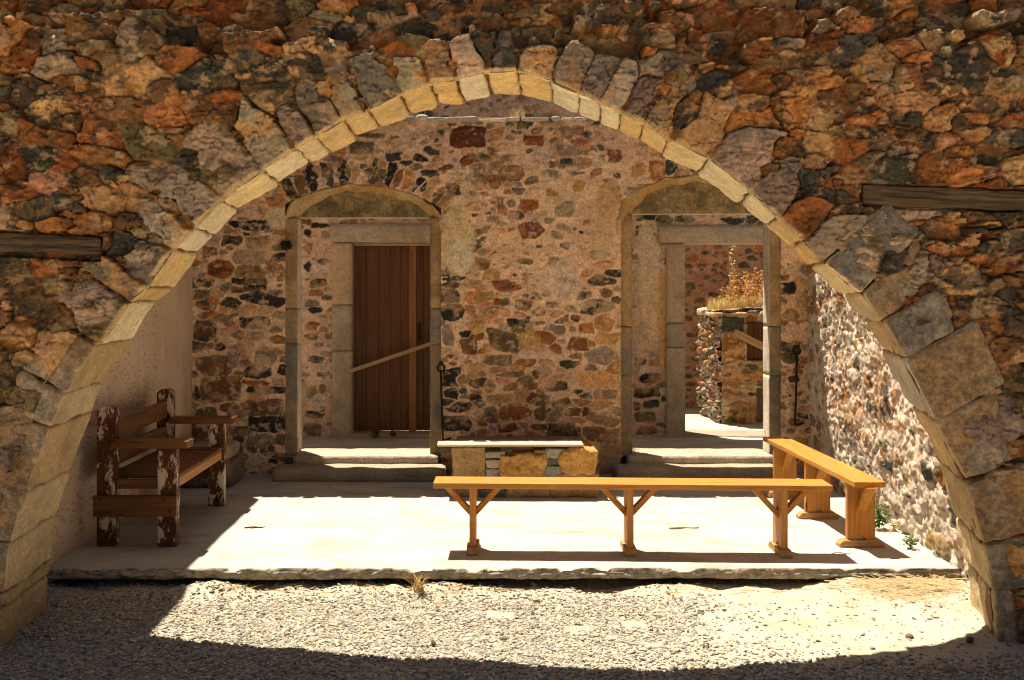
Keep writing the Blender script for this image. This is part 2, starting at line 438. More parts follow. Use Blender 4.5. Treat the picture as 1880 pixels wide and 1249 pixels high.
def rect(x0, x1, z0, z1): return [(x0, z0), (x1, z0), (x1, z1), (x0, z1)]

# bmesh box with bevel, for boards
def add_box(bm, x0, x1, y0, y1, z0, z1, bev=0.003, M4=None, seg=2):
    r = bmesh.ops.create_cube(bm, size=1.0)
    vs_ = r['verts']
    for v in vs_:
        v.co = Vector((x0 + (v.co.x + 0.5) * (x1 - x0), y0 + (v.co.y + 0.5) * (y1 - y0), z0 + (v.co.z + 0.5) * (z1 - z0)))
    if M4 is not None: bmesh.ops.transform(bm, matrix=M4, verts=vs_)
    if bev > 0:
        es = list({e for v in vs_ for e in v.link_edges})
        bmesh.ops.bevel(bm, geom=es, offset=bev, segments=seg, affect='EDGES', profile=0.5)
def board(name, mat, parent, x0, x1, y0, y1, z0, z1, bev=0.004, M4=None):
    bm = bmesh.new(); add_box(bm, x0, x1, y0, y1, z0, z1, bev, M4)
    return bmobj(name, bm, mat, parent)
def prism(bm, pts, d0, d1, axis='x'):
    """closed polygon pts extruded along an axis between d0 and d1"""
    def P(a, b, d): return {'x': (d, a, b), 'y': (a, d, b), 'z': (a, b, d)}[axis]
    A = [bm.verts.new(P(a, b, d0)) for a, b in pts]; B = [bm.verts.new(P(a, b, d1)) for a, b in pts]
    n = len(pts)
    fs = [bm.faces.new(A), bm.faces.new(B[::-1])]
    for i in range(n): fs.append(bm.faces.new((A[i], B[i], B[(i + 1) % n], A[(i + 1) % n])))
    bmesh.ops.recalc_face_normals(bm, faces=fs)
    return fs
def boxes_mesh(name, boxes, col):
    v = []; f = []
    for (x0, x1, y0, y1, z0, z1) in boxes:
        o = len(v)
        v += [(x0, y0, z0), (x1, y0, z0), (x1, y1, z0), (x0, y1, z0), (x0, y0, z1), (x1, y0, z1), (x1, y1, z1), (x0, y1, z1)]
        f += [[o + i for i in q] for q in ((0, 3, 2, 1), (4, 5, 6, 7), (0, 1, 5, 4), (1, 2, 6, 5), (2, 3, 7, 6), (3, 0, 4, 7))]
    return npmesh(name, v, f, np.tile(col, (len(v), 1)), smooth=False)
#=====STRUCTURE=====
# ================================================================== FRONT WALL WITH THE ARCH
ARCH = [(0,1190),(4,1120),(11,1091),(22,996),(50,904),(97,786),(122,722),(180,635),(232,556),(267,526),(315,458),(351,420),(402,369),
        (480,312),(541,272),(579,250),(628,219),(674,201),(734,172),(790,153),(838,144),(893,131),(950,128),(1012,146),(1062,168),
        (1103,187),(1141,204),(1182,224),(1229,255),(1305,289),(1380,351),(1431,398),(1478,441),(1512,484),(1580,541),(1618,589),
        (1655,657),(1713,769),(1770,885),(1802,1000),(1820,1085),(1832,1190)]
# radial length of each stone on the face (photo px) and its weathered colour
ALEN = [90,70,100,95,120,120,110,120,120,60,115,95,125,130,110,95,115,90,80,85,75,85,75,85,95,105,90,110,115,105,95,105,110,175,150,135,150,150,140,115,80,90]
AFACE = ['tan','pink','tan','grey','slate','olive','grey','grey','slate','grey','grey','grey','grey','grey','grey','grey','grey','slate','grey','grey','grey',
         'slate','grey','slate','slate','grey','slate','grey','grey','grey','slate','drust','slate','grey','grey','slate','grey','slate','grey','tan','brown','brown']
ap = np.array([((x - CX) * FW0 / F, CAMZ - (y - CY) * FW0 / F) for x, y in ARCH])
ap[0, 1] = -0.1; ap[-1, 1] = -0.1
acen = np.array([0.2, 0.75])
def arch_out(k):                                        # outward direction at a joint
    a = ap[max(k - 1, 0)]; b = ap[min(k + 1, len(ap) - 1)]
    t = b - a; n = np.array([-t[1], t[0]]); return n / np.linalg.norm(n)
def back_dx(k): return float(np.interp(ARCH[k][0] if k not in (0,) else 0, [0, 400, 630, 1100, 1300, 1480, 1700, 1830], [-0.04, -0.05, 0, 0.07, 0.085, 0.13, 0.16, 0.17]))
wall_f = empty('stone_wall', (0, FW0, 0))
tag(wall_f, 'tall rust-brown rubble wall pierced by a wide stone arch, nearest the viewer', 'wall')
wall_f_loc = Vector((0, FW0, 0))
def adopt(o, p):                                        # parent while keeping world coordinates
    o.parent = p; o.location = -Vector(p.location) if p.rotation_euler.z == 0 else o.location
    return o

FU0, FU1, FV0, FV1 = -3.7, 4.3, -0.05, 3.50
rb = Rubble(FU0, FU1, FV0, FV1, 0.0068, 41, warp=0.012, warp_f=9)
# outline of the opening: block seeds inside it
def in_arch(u, v, grow=0.0):
    P = ap if grow == 0 else np.array([ap[k] + arch_out(k) * grow for k in range(len(ap))])
    inside = np.zeros(np.shape(u), bool)
    n = len(P)
    for i in range(n):
        x1, y1 = P[i]; x2, y2 = P[(i + 1) % n]
        cond = ((y1 > v) != (y2 > v))
        with np.errstate(divide='ignore', invalid='ignore'):
            xi = (x2 - x1) * (v - y1) / (y2 - y1 + 1e-12) + x1
        inside ^= cond & (u < xi)
    return inside
rb.block = in_arch(rb.UU, rb.VV, 0.05)
def near_ring(u, v):
    d_ = [np.hypot(u - (ap[k][0] + ap[k + 1][0]) / 2 - arch_out(k)[0] * ALEN[k] * FW0 / F * 0.5, v - (ap[k][1] + ap[k + 1][1]) / 2 - arch_out(k)[1] * ALEN[k] * FW0 / F * 0.5) / (ALEN[k] * FW0 / F * 0.42) for k in range(len(ap) - 1)]
    return min(d_) < 1
S1, S2 = 2.9375, 2.781
FRONT = []
def zz(ox, oy, sc, txt):
    for ln in txt.split(';'):
        p = ln.split()
        if len(p) >= 5: FRONT.append((ox + float(p[0]) / sc, oy + float(p[1]) / sc, float(p[2]) / sc, float(p[3]) / sc, p[4], float(p[5]) if len(p) > 5 else 0.0))
zz(0, 0, S1, '''275 40 220 95 grey;600 20 380 70 drust;490 150 330 190 brown;690 230 190 260 slate;945 180 190 160 grey;1110 140 170 130 rust;150 250 210 210 drust;
30 360 110 95 orange;480 345 180 90 rust;1390 130 210 130 brown;1720 50 260 100 grey;360 430 210 90 rust;860 475 180 145 orange;130 490 240 170 slate;620 580 260 145 brown;
1120 400 330 180 slate;1450 400 200 110 olive;1160 590 330 155 rust;900 630 210 165 orange;320 660 240 160 tan;395 560 90 80 pink;70 860 195 215 drust;350 890 215 155 rust;
780 930 250 220 tan;540 1060 265 155 pink;1020 850 150 90 rust;50 670 150 135 olive;470 1200 340 125 rust;580 930 140 120 brown;680 700 150 165 brown;
1070 810 75 90 pink;1240 50 130 60 slate;1050 25 260 60 drust;60 150 80 50 tan;400 1120 170 70 slate;1560 600 130 90 slate;1490 220 130 60 brown;1700 160 140 60 slate''')
zz(620, 0, S1, '''160 200 260 115 rust;410 210 170 115 olive;500 55 130 85 slate;510 110 150 55 slate;650 125 105 65 slate;1010 75 205 75 brown;1065 200 112 132 slate;1180 175 95 85 slate;
840 160 95 75 brown;970 140 85 60 slate;730 160 65 75 olive;820 225 115 95 rust;1030 290 130 130 rust;1570 30 185 75 drust;1720 95 115 95 brown;1725 15 95 45 slate;1180 15 260 60 brown;
900 10 260 55 slate;600 10 160 55 brown;1330 110 150 85 slate;1690 280 130 105 pink;1860 230 90 185 drust;1560 330 85 65 rust;305 85 250 52 pale 0.27;60 340 160 100 orange;250 330 110 80 rust;
150 30 220 70 slate;1450 160 130 70 orange;1600 180 160 90 tan;1800 400 120 110 brown''')
zz(1240, 0, S1, '''500 120 370 165 drust;90 240 250 205 rust;800 130 140 150 olive;1030 140 245 95 rust;950 260 270 170 slate;420 270 205 120 brown;690 310 250 110 brown;610 230 220 60 grey;
1310 300 185 105 rust;1740 270 260 225 tan;1810 80 150 110 grey;210 470 220 180 slate;450 450 245 135 tan;750 440 285 145 tan;960 490 125 100 olive;1170 465 275 105 pink;1440 470 265 105 brown;
420 640 325 135 orange;760 630 165 155 pale;600 790 205 115 rust;1050 640 265 95 rust;1290 630 115 95 slate;950 800 205 170 rust;1100 770 180 95 tan;1200 920 265 180 slate;1560 950 345 155 orange;
1720 810 305 90 rust;1600 720 265 80 tan;1740 600 130 110 slate;1840 920 170 225 rust;920 1050 165 115 slate;1610 640 125 65 orange;1650 450 110 110 olive;1820 560 90 120 brown;
1300 1205 245 60 rust;1700 1215 150 50 slate;940 1130 240 65 brown;80 75 170 90 pink;1300 50 160 80 rust;1500 200 120 90 slate;1450 280 70 90 grey;750 860 130 110 rust''')
zz(0, 400, S1, '''90 230 235 195 olive;310 240 235 95 drust;650 140 205 125 olive;690 220 145 90 tan;270 370 205 110 olive;340 470 255 185 olive;100 620 265 185 rust;130 380 160 85 brown;
30 470 75 85 pink;170 800 265 175 tan;20 950 125 165 slate;70 1110 145 95 grey;320 30 380 75 rust;120 30 150 80 orange;60 30 90 50 slate;560 250 80 60 slate;440 230 110 70 rust;270 610 120 80 rust;
230 690 110 70 rust;130 900 120 60 rust;30 800 70 60 slate;100 540 110 60 rust;450 330 120 60 orange;80 1190 130 70 slate;480 215 90 50 tan''')
zz(1240, 400, S1, '''1390 50 365 145 orange;1500 180 335 85 rust;1830 120 185 175 tan;1540 340 355 165 tan;1390 250 105 125 grey;1520 500 155 195 brown;1690 600 160 105 rust;1850 560 145 185 grey;
1660 800 155 185 olive;1720 980 225 175 brown;1700 900 185 115 slate;1860 990 75 115 slate;1790 1120 235 135 tan;1800 720 205 175 brown;1640 220 125 45 rust;1800 410 125 105 slate;1830 340 125 75 slate;
1440 640 110 50 rust;1560 620 120 60 orange;1420 430 90 60 grey;1760 490 90 50 slate;1330 210 90 60 slate;1500 215 110 40 slate;1300 90 90 80 slate;1700 30 260 60 rust;1590 700 120 60 rust;
1620 480 70 110 grey;1740 200 110 50 slate''')
zz(1240, 800, S2, '''1740 60 170 125 rust;1740 850 225 85 drust;1740 965 225 175 brown;1790 430 65 130 pink;1700 190 80 70 slate;1660 310 60 60 tan;1760 640 90 80 brown;1740 540 110 70 brown''')
zz(0, 800, S2, '''30 60 110 110 olive;40 170 70 100 rust;20 700 60 90 tan''')
for (cx, cy, w, h, col, rot) in FRONT:
    if near_ring((cx - CX) * FW0 / F, CAMZ - (cy - CY) * FW0 / F): continue
    rb.add((cx - CX) * FW0 / F, CAMZ - (cy - CY) * FW0 / F, w * 0.55 * FW0 / F, h * 0.55 * FW0 / F, rot + R.gauss(0, 0.05), col)
VN = len(rb.st)
for k in range(len(ap) - 1):
    a, b = ap[k], ap[k + 1]; nrm_ = (arch_out(k) + arch_out(k + 1)) / 2; nrm_ /= np.linalg.norm(nrm_)
    L = ALEN[k] * FW0 / F * R.uniform(0.85, 1.2); ch = np.linalg.norm(b - a)
    c_ = (a + b) / 2 + nrm_ * (L * 0.46)
    rb.add(c_[0], c_[1], L * 0.56, ch * 0.515, math.atan2(nrm_[1], nrm_[0]) + R.gauss(0, 0.03), AFACE[k] if AFACE[k] not in ('grey', 'slate') else {'grey': 'vgrey', 'slate': 'vslate'}[AFACE[k]], lift=R.uniform(0.5, 1.3), square=1.0)
PW = dict(rust=3.2, orange=2, brown=4.5, tan=2.5, slate=3.2, olive=2.2, grey=1.8, pink=0.8, drust=2)
rb.fill([(2500, 0.11, 0.18, 0.42, 0.75, 0.04, PW), (2500, 0.07, 0.11, 0.45, 0.8, 0.05, PW), (2500, 0.05, 0.10, 0.16, 0.3, 0.02, PW), (6000, 0.04, 0.065, 0.4, 0.85, 0.03, PW), (6000, 0.02, 0.05, 0.15, 0.3, 0.0, PW), (14000, 0.02, 0.038, 0.35, 0.8, 0.02, PW), (16000, 0.011, 0.02, 0.4, 0.9, 0.0, PW)])
rb.finish(facets=0.55, strata=0.010, crev=0.065, qamp=0.6, by_stone=1.0, skip=(VN, VN + 41), earth=[((0.27, 0.12, 0.042), 0.1, 0.55, 0.3, 3.2), ((0.034, 0.036, 0.035), 0.16, 0.24, 0.72, 6.5), ((0.42, 0.31, 0.21), 0.24, 0.34, 0.6, 14)],
          tint=(1.30, 1.12, 0.92), relief=0.034, mortar=-0.014, mortar_col=(0.27, 0.14, 0.062), crack=0.016, dome=0.0, joint=0.065, over=1.03, rough=0.013, mortar_rough=0.030, tilt=0.12)
cv_ = np.array([q[1] + q[3] * 0.3 for q in rb.st]); lim_ = 3.02 + 0.34 * np.random.default_rng(3).random(len(cv_))
rb.h = rb.h - 0.125 * np.where(rb.d1 < 1.05, cv_[np.maximum(rb.id, 0)] > lim_[np.maximum(rb.id, 0)], rb.VV > 3.2)
# beds for the timbers, and a core behind
def timber_zone(u, v):
    px = CX + u * F / FW0; py = CY + (CAMZ - v) * F / FW0
    return ((px < 190) & (np.abs(py - (446 + px * 0.06)) < 24)) | ((px > 1580) & (np.abs(py - (359 + (px - 1580) * 0.035)) < 22))
tz = timber_zone(rb.UU, rb.VV)
rb.h = np.where(tz, np.minimum(rb.h, -0.05), rb.h)
# the edge of the face rolls round into the soffit along the arch line
def arch_sd(u, v):
    global seg_; seg_ = np.zeros(u.shape, int)
    best = np.full(u.shape, 9.0); nx = np.zeros_like(u); ny = np.zeros_like(u)
    for i in range(len(ap) - 1):
        (x1, y1), (x2, y2) = ap[i], ap[i + 1]; dx, dy = x2 - x1, y2 - y1
        t = np.clip(((u - x1) * dx + (v - y1) * dy) / (dx * dx + dy * dy), 0, 1)
        qx, qy = x1 + t * dx, y1 + t * dy; d_ = np.hypot(u - qx, v - qy); w = d_ < best
        best = np.where(w, d_, best); seg_ = np.where(w, i, seg_); nx = np.where(w, qx, nx); ny = np.where(w, qy, ny)
    return best, nx, ny
ins = in_arch(rb.UU, rb.VV)
sdist, nxp, nyp = arch_sd(rb.UU, rb.VV)
keep = ~ins | (sdist < rb.res * 1.5)
keep &= ~(((seg_ <= 6) | (seg_ >= 33)) & (sdist < 0.10))
edge_n = 0.5 + 0.5 * fbm(rb.UU * 8, rb.VV * 8, oct=4, seed=45)
rollw = 0.006 + 0.010 * edge_n
rl = np.clip(1 - sdist / rollw, 0, 1)
rb.h = np.where(ins, -0.07, rb.h - 0.020 * rl ** 2)
yw = np.where(ins, 1.0, sstep(-0.004, 0.004, 0.003 + 0.030 * np.clip(fbm(rb.UU * 5, rb.VV * 5, oct=6, seed=46, gain=0.65) + 0.05, 0, 1) - sdist))[..., None]
rb.col = rb.col * (1 - yw) + np.array((0.66, 0.47, 0.24)) * yw
mv = ins & keep
rb.UU = np.where(mv, nxp, rb.UU); rb.VV = np.where(mv, nyp, rb.VV)
topback = rb.VV > FV1 - 0.012
rb.h = np.where(topback, -0.5, rb.h)
me = rb.mesh('rubble_face', lambda u, v, h: (u, -h, v), keep)
link('rubble_face', me, M['rubble'], wall_f)
# core: columns of boxes above the arch, so the wall is solid
def arch_top(x, grow):
    P = np.array([ap[k] + arch_out(k) * grow for k in range(len(ap))])
    o = np.argsort(P[:, 0]); return float(np.interp(x, P[o, 0], P[o, 1]))
bm = bmesh.new()
ring = [tuple(ap[k] + arch_out(k) * 0.022) for k in range(len(ap))]
ring[0] = (ring[0][0], -0.1); ring[-1] = (ring[-1][0], -0.1)
n = len(ring); 
outer = []
for k in range(n):
    x, z = ring[k]; t = k / (n - 1)
    outer.append((-3.72 if t < 0.25 else (4.32 if t > 0.75 else -3.72 + (t - 0.25) / 0.5 * 8.04), (-0.1 + t / 0.25 * 3.58) if t < 0.25 else ((3.48 - (t - 0.75) / 0.25 * 3.58) if t > 0.75 else 3.48)))
def V4(p, y): return bm.verts.new((p[0], y, p[1]))
A = [V4(p, 0.06) for p in ring]; B = [V4(p, 0.24) for p in outer]; C = [V4((p[0] + back_dx(k), p[1]), FW1 - FW0) for k, p in enumerate(ring)]; D = [V4(p, FW1 - FW0) for p in outer]
for k in range(n - 1):
    for q in ((A[k], B[k], B[k + 1], A[k + 1]), (C[k], C[k + 1], D[k + 1], D[k]), (A[k], A[k + 1], C[k + 1], C[k]), (B[k], D[k], D[k + 1], B[k + 1])):
        bm.faces.new(q)
bm.faces.new((A[0], C[0], D[0], B[0])); bm.faces.new((A[-1], B[-1], D[-1], C[-1]))
bmesh.ops.recalc_face_normals(bm, faces=bm.faces[:])
o = bmobj('wall_core', bm, M['rubble'], wall_f)
setcol(o.data, np.tile((0.25, 0.13, 0.06), (len(o.data.vertices), 1)))
YEL = [(0.80, 0.61, 0.34), (0.84, 0.70, 0.46), (0.76, 0.50, 0.22), (0.82, 0.71, 0.51), (0.78, 0.55, 0.26), (0.74, 0.58, 0.37)]
for k in range(len(ap) - 1):
    a, b = ap[k].copy(), ap[k + 1].copy()
    L = ALEN[k] * FW0 / F * R.uniform(0.8, 1.2)
    foot_ = k <= 6 or k >= 33
    if foot_: L = L * (1.0 if k >= 33 else 0.9); pro = R.uniform(0.012, 0.045)
    else: L = 0.13; pro = -0.03
    w1_, w2_ = (R.uniform(0.78, 1.05), R.uniform(0.78, 1.05)) if foot_ else (1, 1)
    na, nb = arch_out(k), arch_out(k + 1)
    t = (b - a) / np.linalg.norm(b - a); g = R.choice([0.002, 0.003, 0.005, 0.008])
    j1, j2 = R.uniform(-0.012, 0.008), R.uniform(-0.012, 0.008)
    quad = [tuple(a + t * g + na * j1), tuple(b - t * g + nb * j2), tuple(b - t * g * 2 + nb * L * w2_), tuple(a + t * g * 2 + na * L * w1_)]
    quad = [quad[1], quad[0], quad[3], quad[2]]
    fc = AFACE[k]; f1 = np.array({'slate': (0.15, 0.14, 0.125), 'grey': (0.29, 0.245, 0.20)}.get(fc, PAL[fc])) * R.uniform(0.65, 1.35); f2 = np.array(R.choice([(0.30, 0.24, 0.18), (0.17, 0.15, 0.125), (0.33, 0.19, 0.09)]))
    if foot_: f1 = np.array(R.choice([(0.46, 0.37, 0.285), (0.38, 0.31, 0.245), (0.50, 0.38, 0.26)])); f2 = np.array(R.choice([(0.25, 0.21, 0.17), (0.44, 0.27, 0.14)]))
    yb = YEL[R.randrange(6)]
    if k < 7 or k > len(ap) - 9: yb = R.choice([(0.60, 0.46, 0.28), (0.52, 0.44, 0.34), (0.56, 0.39, 0.21)])
    me = block_mesh('arch_stone', quad, -pro, FW1 - FW0 + R.uniform(-0.02, 0.03), r=0.024 if foot_ else R.uniform(0.010, 0.022), amp=0.026 if foot_ else 0.019, step=0.016, col=np.array(yb) * R.uniform(0.9, 1.08), face=(f1, f2), seed=k * 7 + 3, freq=8, shear=(back_dx(k + 1), back_dx(k)))
    link('arch_stone', me, M['arch'], wall_f)
# old timbers built into the wall
def timber(x0, y0, x1, y1, hh, seed):
    p0 = U(x0, y0, FW0); p1 = U(x1, y1, FW0)
    q = [(p0[0], p0[2] - hh * 0.9), (p1[0], p1[2] - hh), (p1[0], p1[2] + hh * 0.8), (p0[0], p0[2] + hh)]
    me = block_mesh('timber_beam', q, -0.012, 0.2, r=0.012, amp=0.010, step=0.006, nmax=90, col=(0.2, 0.15, 0.1), seed=seed, freq=9)
    V = np.empty(len(me.vertices) * 3, np.float32); me.vertices.foreach_get('co', V); V = V.reshape(-1, 3)
    V[:, 1] += 0.016 * fbm(V[:, 0] * 2.2, V[:, 2] * 60 + 4 * V[:, 0], oct=4, seed=seed); V[:, 2] += 0.012 * fbm(V[:, 0] * 5, V[:, 1] * 3, oct=4, seed=seed + 1)
    me.vertices.foreach_set('co', V.ravel())
    o = link('timber_beam', me, M['oldX'], wall_f); return o
timber(-110, 441, 186, 452, 0.05, 5)['label'] = 'weathered timber on the left of the arch'
timber(1583, 359, 2120, 377, 0.054, 8)['label'] = 'weathered timber on the right of the arch'

# ================================================================== WALL WITH THE TWO DOORWAYS
wall_b = tag(empty('stone_wall', (0, BW0, 0)), 'pink-mortared stone wall with two arched doorways behind the benches', 'wall')
def bx(px): return (px - CX) * BW0 / F
def bz(py): return CAMZ - (py - CY) * BW0 / F
rb = Rubble(-2.72, 3.30, 0.0, 3.45, 0.0095, 97, warp=0.024, warp_f=7)
def in_door(u, v):
    px = CX + u * F / BW0; py = CY + (CAMZ - v) * F / BW0
    l = (px > 524) & (px < 808) & (py > 340 + 44 * ((px - 660) / 150) ** 2)
    r = (px > 1141) & (px < 1432) & (py > 322 + 52 * ((px - 1285) / 150) ** 2)
    return l | r
rb.block = in_door(rb.UU, rb.VV)
FRONT = []
zz(0, 400, S1, '''1340 45 230 60 dk;1250 125 110 70 dk;1390 140 130 80 grey;1185 275 150 110 drust;1340 215 170 90 grey;1345 290 160 80 olive;1345 345 190 35 dk;1345 385 190 38 dk;1425 445 235 75 dk;1240 455 100 60 dk;
1130 460 115 68 rust;1105 610 140 130 brown;1380 570 165 75 dk;1365 640 120 52 dk;1185 695 80 50 dk;1150 800 215 125 olive;1270 760 70 90 grey;1455 740 180 90 grey;1390 830 175 78 dk;1530 820 80 62 dk;1450 930 220 48 dk;
1180 930 215 135 brown;1380 890 150 35 brown;1410 1025 225 92 olive;1240 1025 115 48 brown;1420 1110 172 92 dk;1530 1105 80 88 dk;1510 210 80 50 dk;1490 270 100 50 rust;1410 1200 150 70 grey;1530 1200 80 62 brown;1140 180 90 50 brown;
1100 350 120 40 slate;1220 380 60 60 olive;1190 540 120 60 tan;1060 690 100 70 grey;1220 620 70 60 tan;1110 1050 120 60 olive;1060 960 60 90 grey;1070 1160 90 60 slate''')
zz(620, 400, S1, '''1040 80 130 100 drust;790 250 100 62 rust;910 365 165 78 drust;745 435 122 68 orange;885 450 100 50 rust;600 430 110 82 dk;615 510 125 82 dk;620 290 130 35 dk;620 330 130 35 dk;610 370 110 42 slate;980 565 135 46 dk;
1170 600 130 72 grey;1275 540 80 38 rust;1340 595 72 62 orange;905 665 190 112 olive;705 675 90 112 brown;785 718 80 26 rust;1300 685 122 82 brown;1120 650 112 72 orange;855 770 150 62 olive;1410 200 172 72 grey;1430 260 130 46 tano;
1415 340 185 62 slate;1395 480 192 75 grey;1450 410 70 52 slate;1440 570 102 82 tano;1450 650 112 62 tano;1430 745 185 98 grey;1400 870 192 82 tano;1440 950 122 62 tan;1420 1010 152 46 tano;1420 1080 205 78 grey;1430 1170 210 82 brown;
935 840 152 42 olive;1095 840 122 62 rust;745 850 102 48 orange;610 860 112 105 dk;620 945 102 72 dk;650 1018 172 58 dk;640 1105 152 92 dk;1170 910 165 55 dk;1080 980 122 62 olive;740 968 72 46 dk;930 910 82 46 tan;820 910 72 62 olive;
870 970 142 42 tan;820 1060 92 82 grey;960 1050 182 92 rust;1100 1055 102 82 olive;1220 1010 122 72 olive;1210 1150 165 105 dk;925 1130 142 52 drust;1090 1130 92 42 brown;1340 960 82 52 grey;600 640 70 130 grey;690 630 70 50 dk;
1020 730 100 60 pale;1250 790 130 50 slate;1180 710 90 60 brown;1010 240 110 50 grey;1180 240 130 70 pale;1010 330 40 60 tan;1210 340 70 50 slate;1330 420 110 50 tan;1070 420 70 40 grey;800 530 110 45 tan;1000 470 90 60 slate;1330 1040 60 90 brown;1290 1160 60 70 slate''')
zz(620, 0, S1, '''700 740 195 125 drust;710 870 112 52 rust;1150 955 132 72 pale;890 1115 62 92 rust;1030 1120 112 82 rust;750 1110 132 62 rust;1230 1130 172 112 grey;1300 1010 82 72 tano;940 940 152 92 brown;1170 1040 122 62 tano;
850 725 92 62 orange;1050 760 132 102 drust;40 930 72 92 dk;100 930 52 100 tano;200 930 122 82 slate;140 800 122 72 olive;450 1010 92 62 dk;520 1050 52 52 dk;190 730 162 30 dk;620 1020 82 52 slate;480 940 112 62 slate;1390 860 50 80 pale;1500 840 110 90 drust;
1320 880 80 60 grey;1200 800 60 90 grey;850 890 90 50 tan;1620 910 110 110 tano;1720 920 90 110 tano;1800 910 70 90 slate;320 960 80 100 brown;300 850 90 50 slate;380 880 80 40 slate;900 800 90 70 pale;1000 660 110 70 slate''')
for (cx, cy, w, h, col, rot) in FRONT:
    rb.add(bx(cx), bz(cy), w * 0.57 * BW0 / F, h * 0.57 * BW0 / F, rot + R.gauss(0, 0.04), col, lift=R.uniform(0.1, 0.7))
# voussoirs over the left relieving arch
for k in range(15):
    a = math.pi * (0.93 - 0.86 * k / 14); 
    if k == 7: continue
    rb.add(bx(660 + 158 * math.cos(a)), bz(392 - 76 * math.sin(a)), 0.14, 0.062, math.atan2(76 * math.sin(a), 158 * math.cos(a)) if False else a * 0.55 + 0.70, R.choice(['dk', 'slate', 'brown', 'dk', 'tano']), lift=0.4)
PB = dict(tan=4, pink=3, rust=0.6, grey=3.0, olive=0.8, brown=0.7, slate=0.8, dk=0.25, tano=2.0, orange=0.4, pale=2.5)
rb.fill([(1500, 0.08, 0.12, 0.4, 0.7, 0.10, PB), (3000, 0.045, 0.07, 0.4, 0.75, 0.12, PB), (3000, 0.022, 0.038, 0.4, 0.8, 0.3, PB)])
rb.finish(relief=0.010, mortar=0.0, mortar_col=(0.68, 0.50, 0.36), dome=0.10, joint=0.11, over=0.97, rough=0.011, mortar_rough=0.017, tilt=0.05, tint=(1.23, 1.12, 1.02), smear=0.8, smap=0.5 + 1.5 * sstep(bz(700), bz(480), rb.VV) * sstep(bx(560), bx(840), rb.UU), facets=0.35, strata=0.004, earth=[((0.60, 0.43, 0.31), 0.22, 0.55, 0.7, 3.0), ((0.60, 0.40, 0.22), 0.12, 0.45, 0.45, 5), ((0.62, 0.50, 0.40), 0.2, 0.42, 0.6, 16), ((0.10, 0.09, 0.08), 0.32, 0.5, 0.5, 9)])
def plaster_patch(rb, fx, fz, cx, cy, w, h, col, amt=0.85, fill=0.7):
    d_ = np.hypot((rb.UU - fx(cx)) / (fx(cx + w) - fx(cx)), (rb.VV - fz(cy)) / (fz(cy - h) - fz(cy))) + 0.45 * fbm(rb.UU * 6 + cx, rb.VV * 6, oct=5, seed=int(cx))
    w_ = 1 - sstep(0.8, 1.05, d_)
    rb.col = rb.col * (1 - amt * w_[..., None]) + np.array(col) * amt * w_[..., None]
    rb.h = rb.h * (1 - fill * w_) + (0.012 + 0.006 * fbm(rb.UU * 20, rb.VV * 20, oct=4, seed=3)) * fill * w_
for a in ((838, 440, 34, 72, (0.72, 0.54, 0.31)), (846, 470, 22, 40, (0.76, 0.64, 0.46)), (1105, 420, 22, 60, (0.66, 0.46, 0.26)), (1118, 360, 26, 40, (0.60, 0.38, 0.17)), (512, 400, 26, 22, (0.72, 0.58, 0.38)), (1030, 515, 42, 40, (0.70, 0.55, 0.44), 0.55),
          (1125, 840, 26, 45, (0.34, 0.24, 0.16)), (1150, 640, 13, 160, (0.52, 0.35, 0.2), 0.6)): plaster_patch(rb, bx, bz, *a)
top_ = sstep(bz(330), bz(250), rb.VV + 0.12 * fbm(rb.UU * 3, rb.VV * 3, oct=4, seed=71))[..., None] * 0.5  # darker, greyer top: weathering plus the shadow tone there, put into the colour
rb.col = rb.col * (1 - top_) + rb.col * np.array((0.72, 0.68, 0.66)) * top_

ztop_ = np.interp(CX + rb.UU * F / BW0, [1320, 1380, 1431, 1478, 1520], [3.5, 2.82, 2.58, 2.36, 2.2]) + 0.04 * fbm(rb.UU * 6, rb.UU * 0, oct=3, seed=98)
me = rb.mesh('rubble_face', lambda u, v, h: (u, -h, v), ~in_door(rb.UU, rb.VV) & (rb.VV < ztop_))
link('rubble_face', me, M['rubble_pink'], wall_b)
LZ = bz(399)                                            # underside of the left lintel
RZ = bz(392)
d = BW1 - BW0
me = boxes_mesh('wall_core', [(-2.72, bx(506), 0.035, d, 0, 3.43), (bx(828), bx(1124), 0.035, d, 0, 3.43), (bx(1448), 3.30, 0.035, d, 0, 2.18),
                              (bx(506), bx(828), 0.16, d, LZ + 0.14, 3.43), (bx(1124), bx(1330), 0.16, d, RZ + 0.14, 3.43), (bx(1330), bx(1448), 0.16, d, RZ + 0.1, 2.64)], (0.42, 0.27, 0.18))
link('wall_core', me, M['rubble_pink'], wall_b)
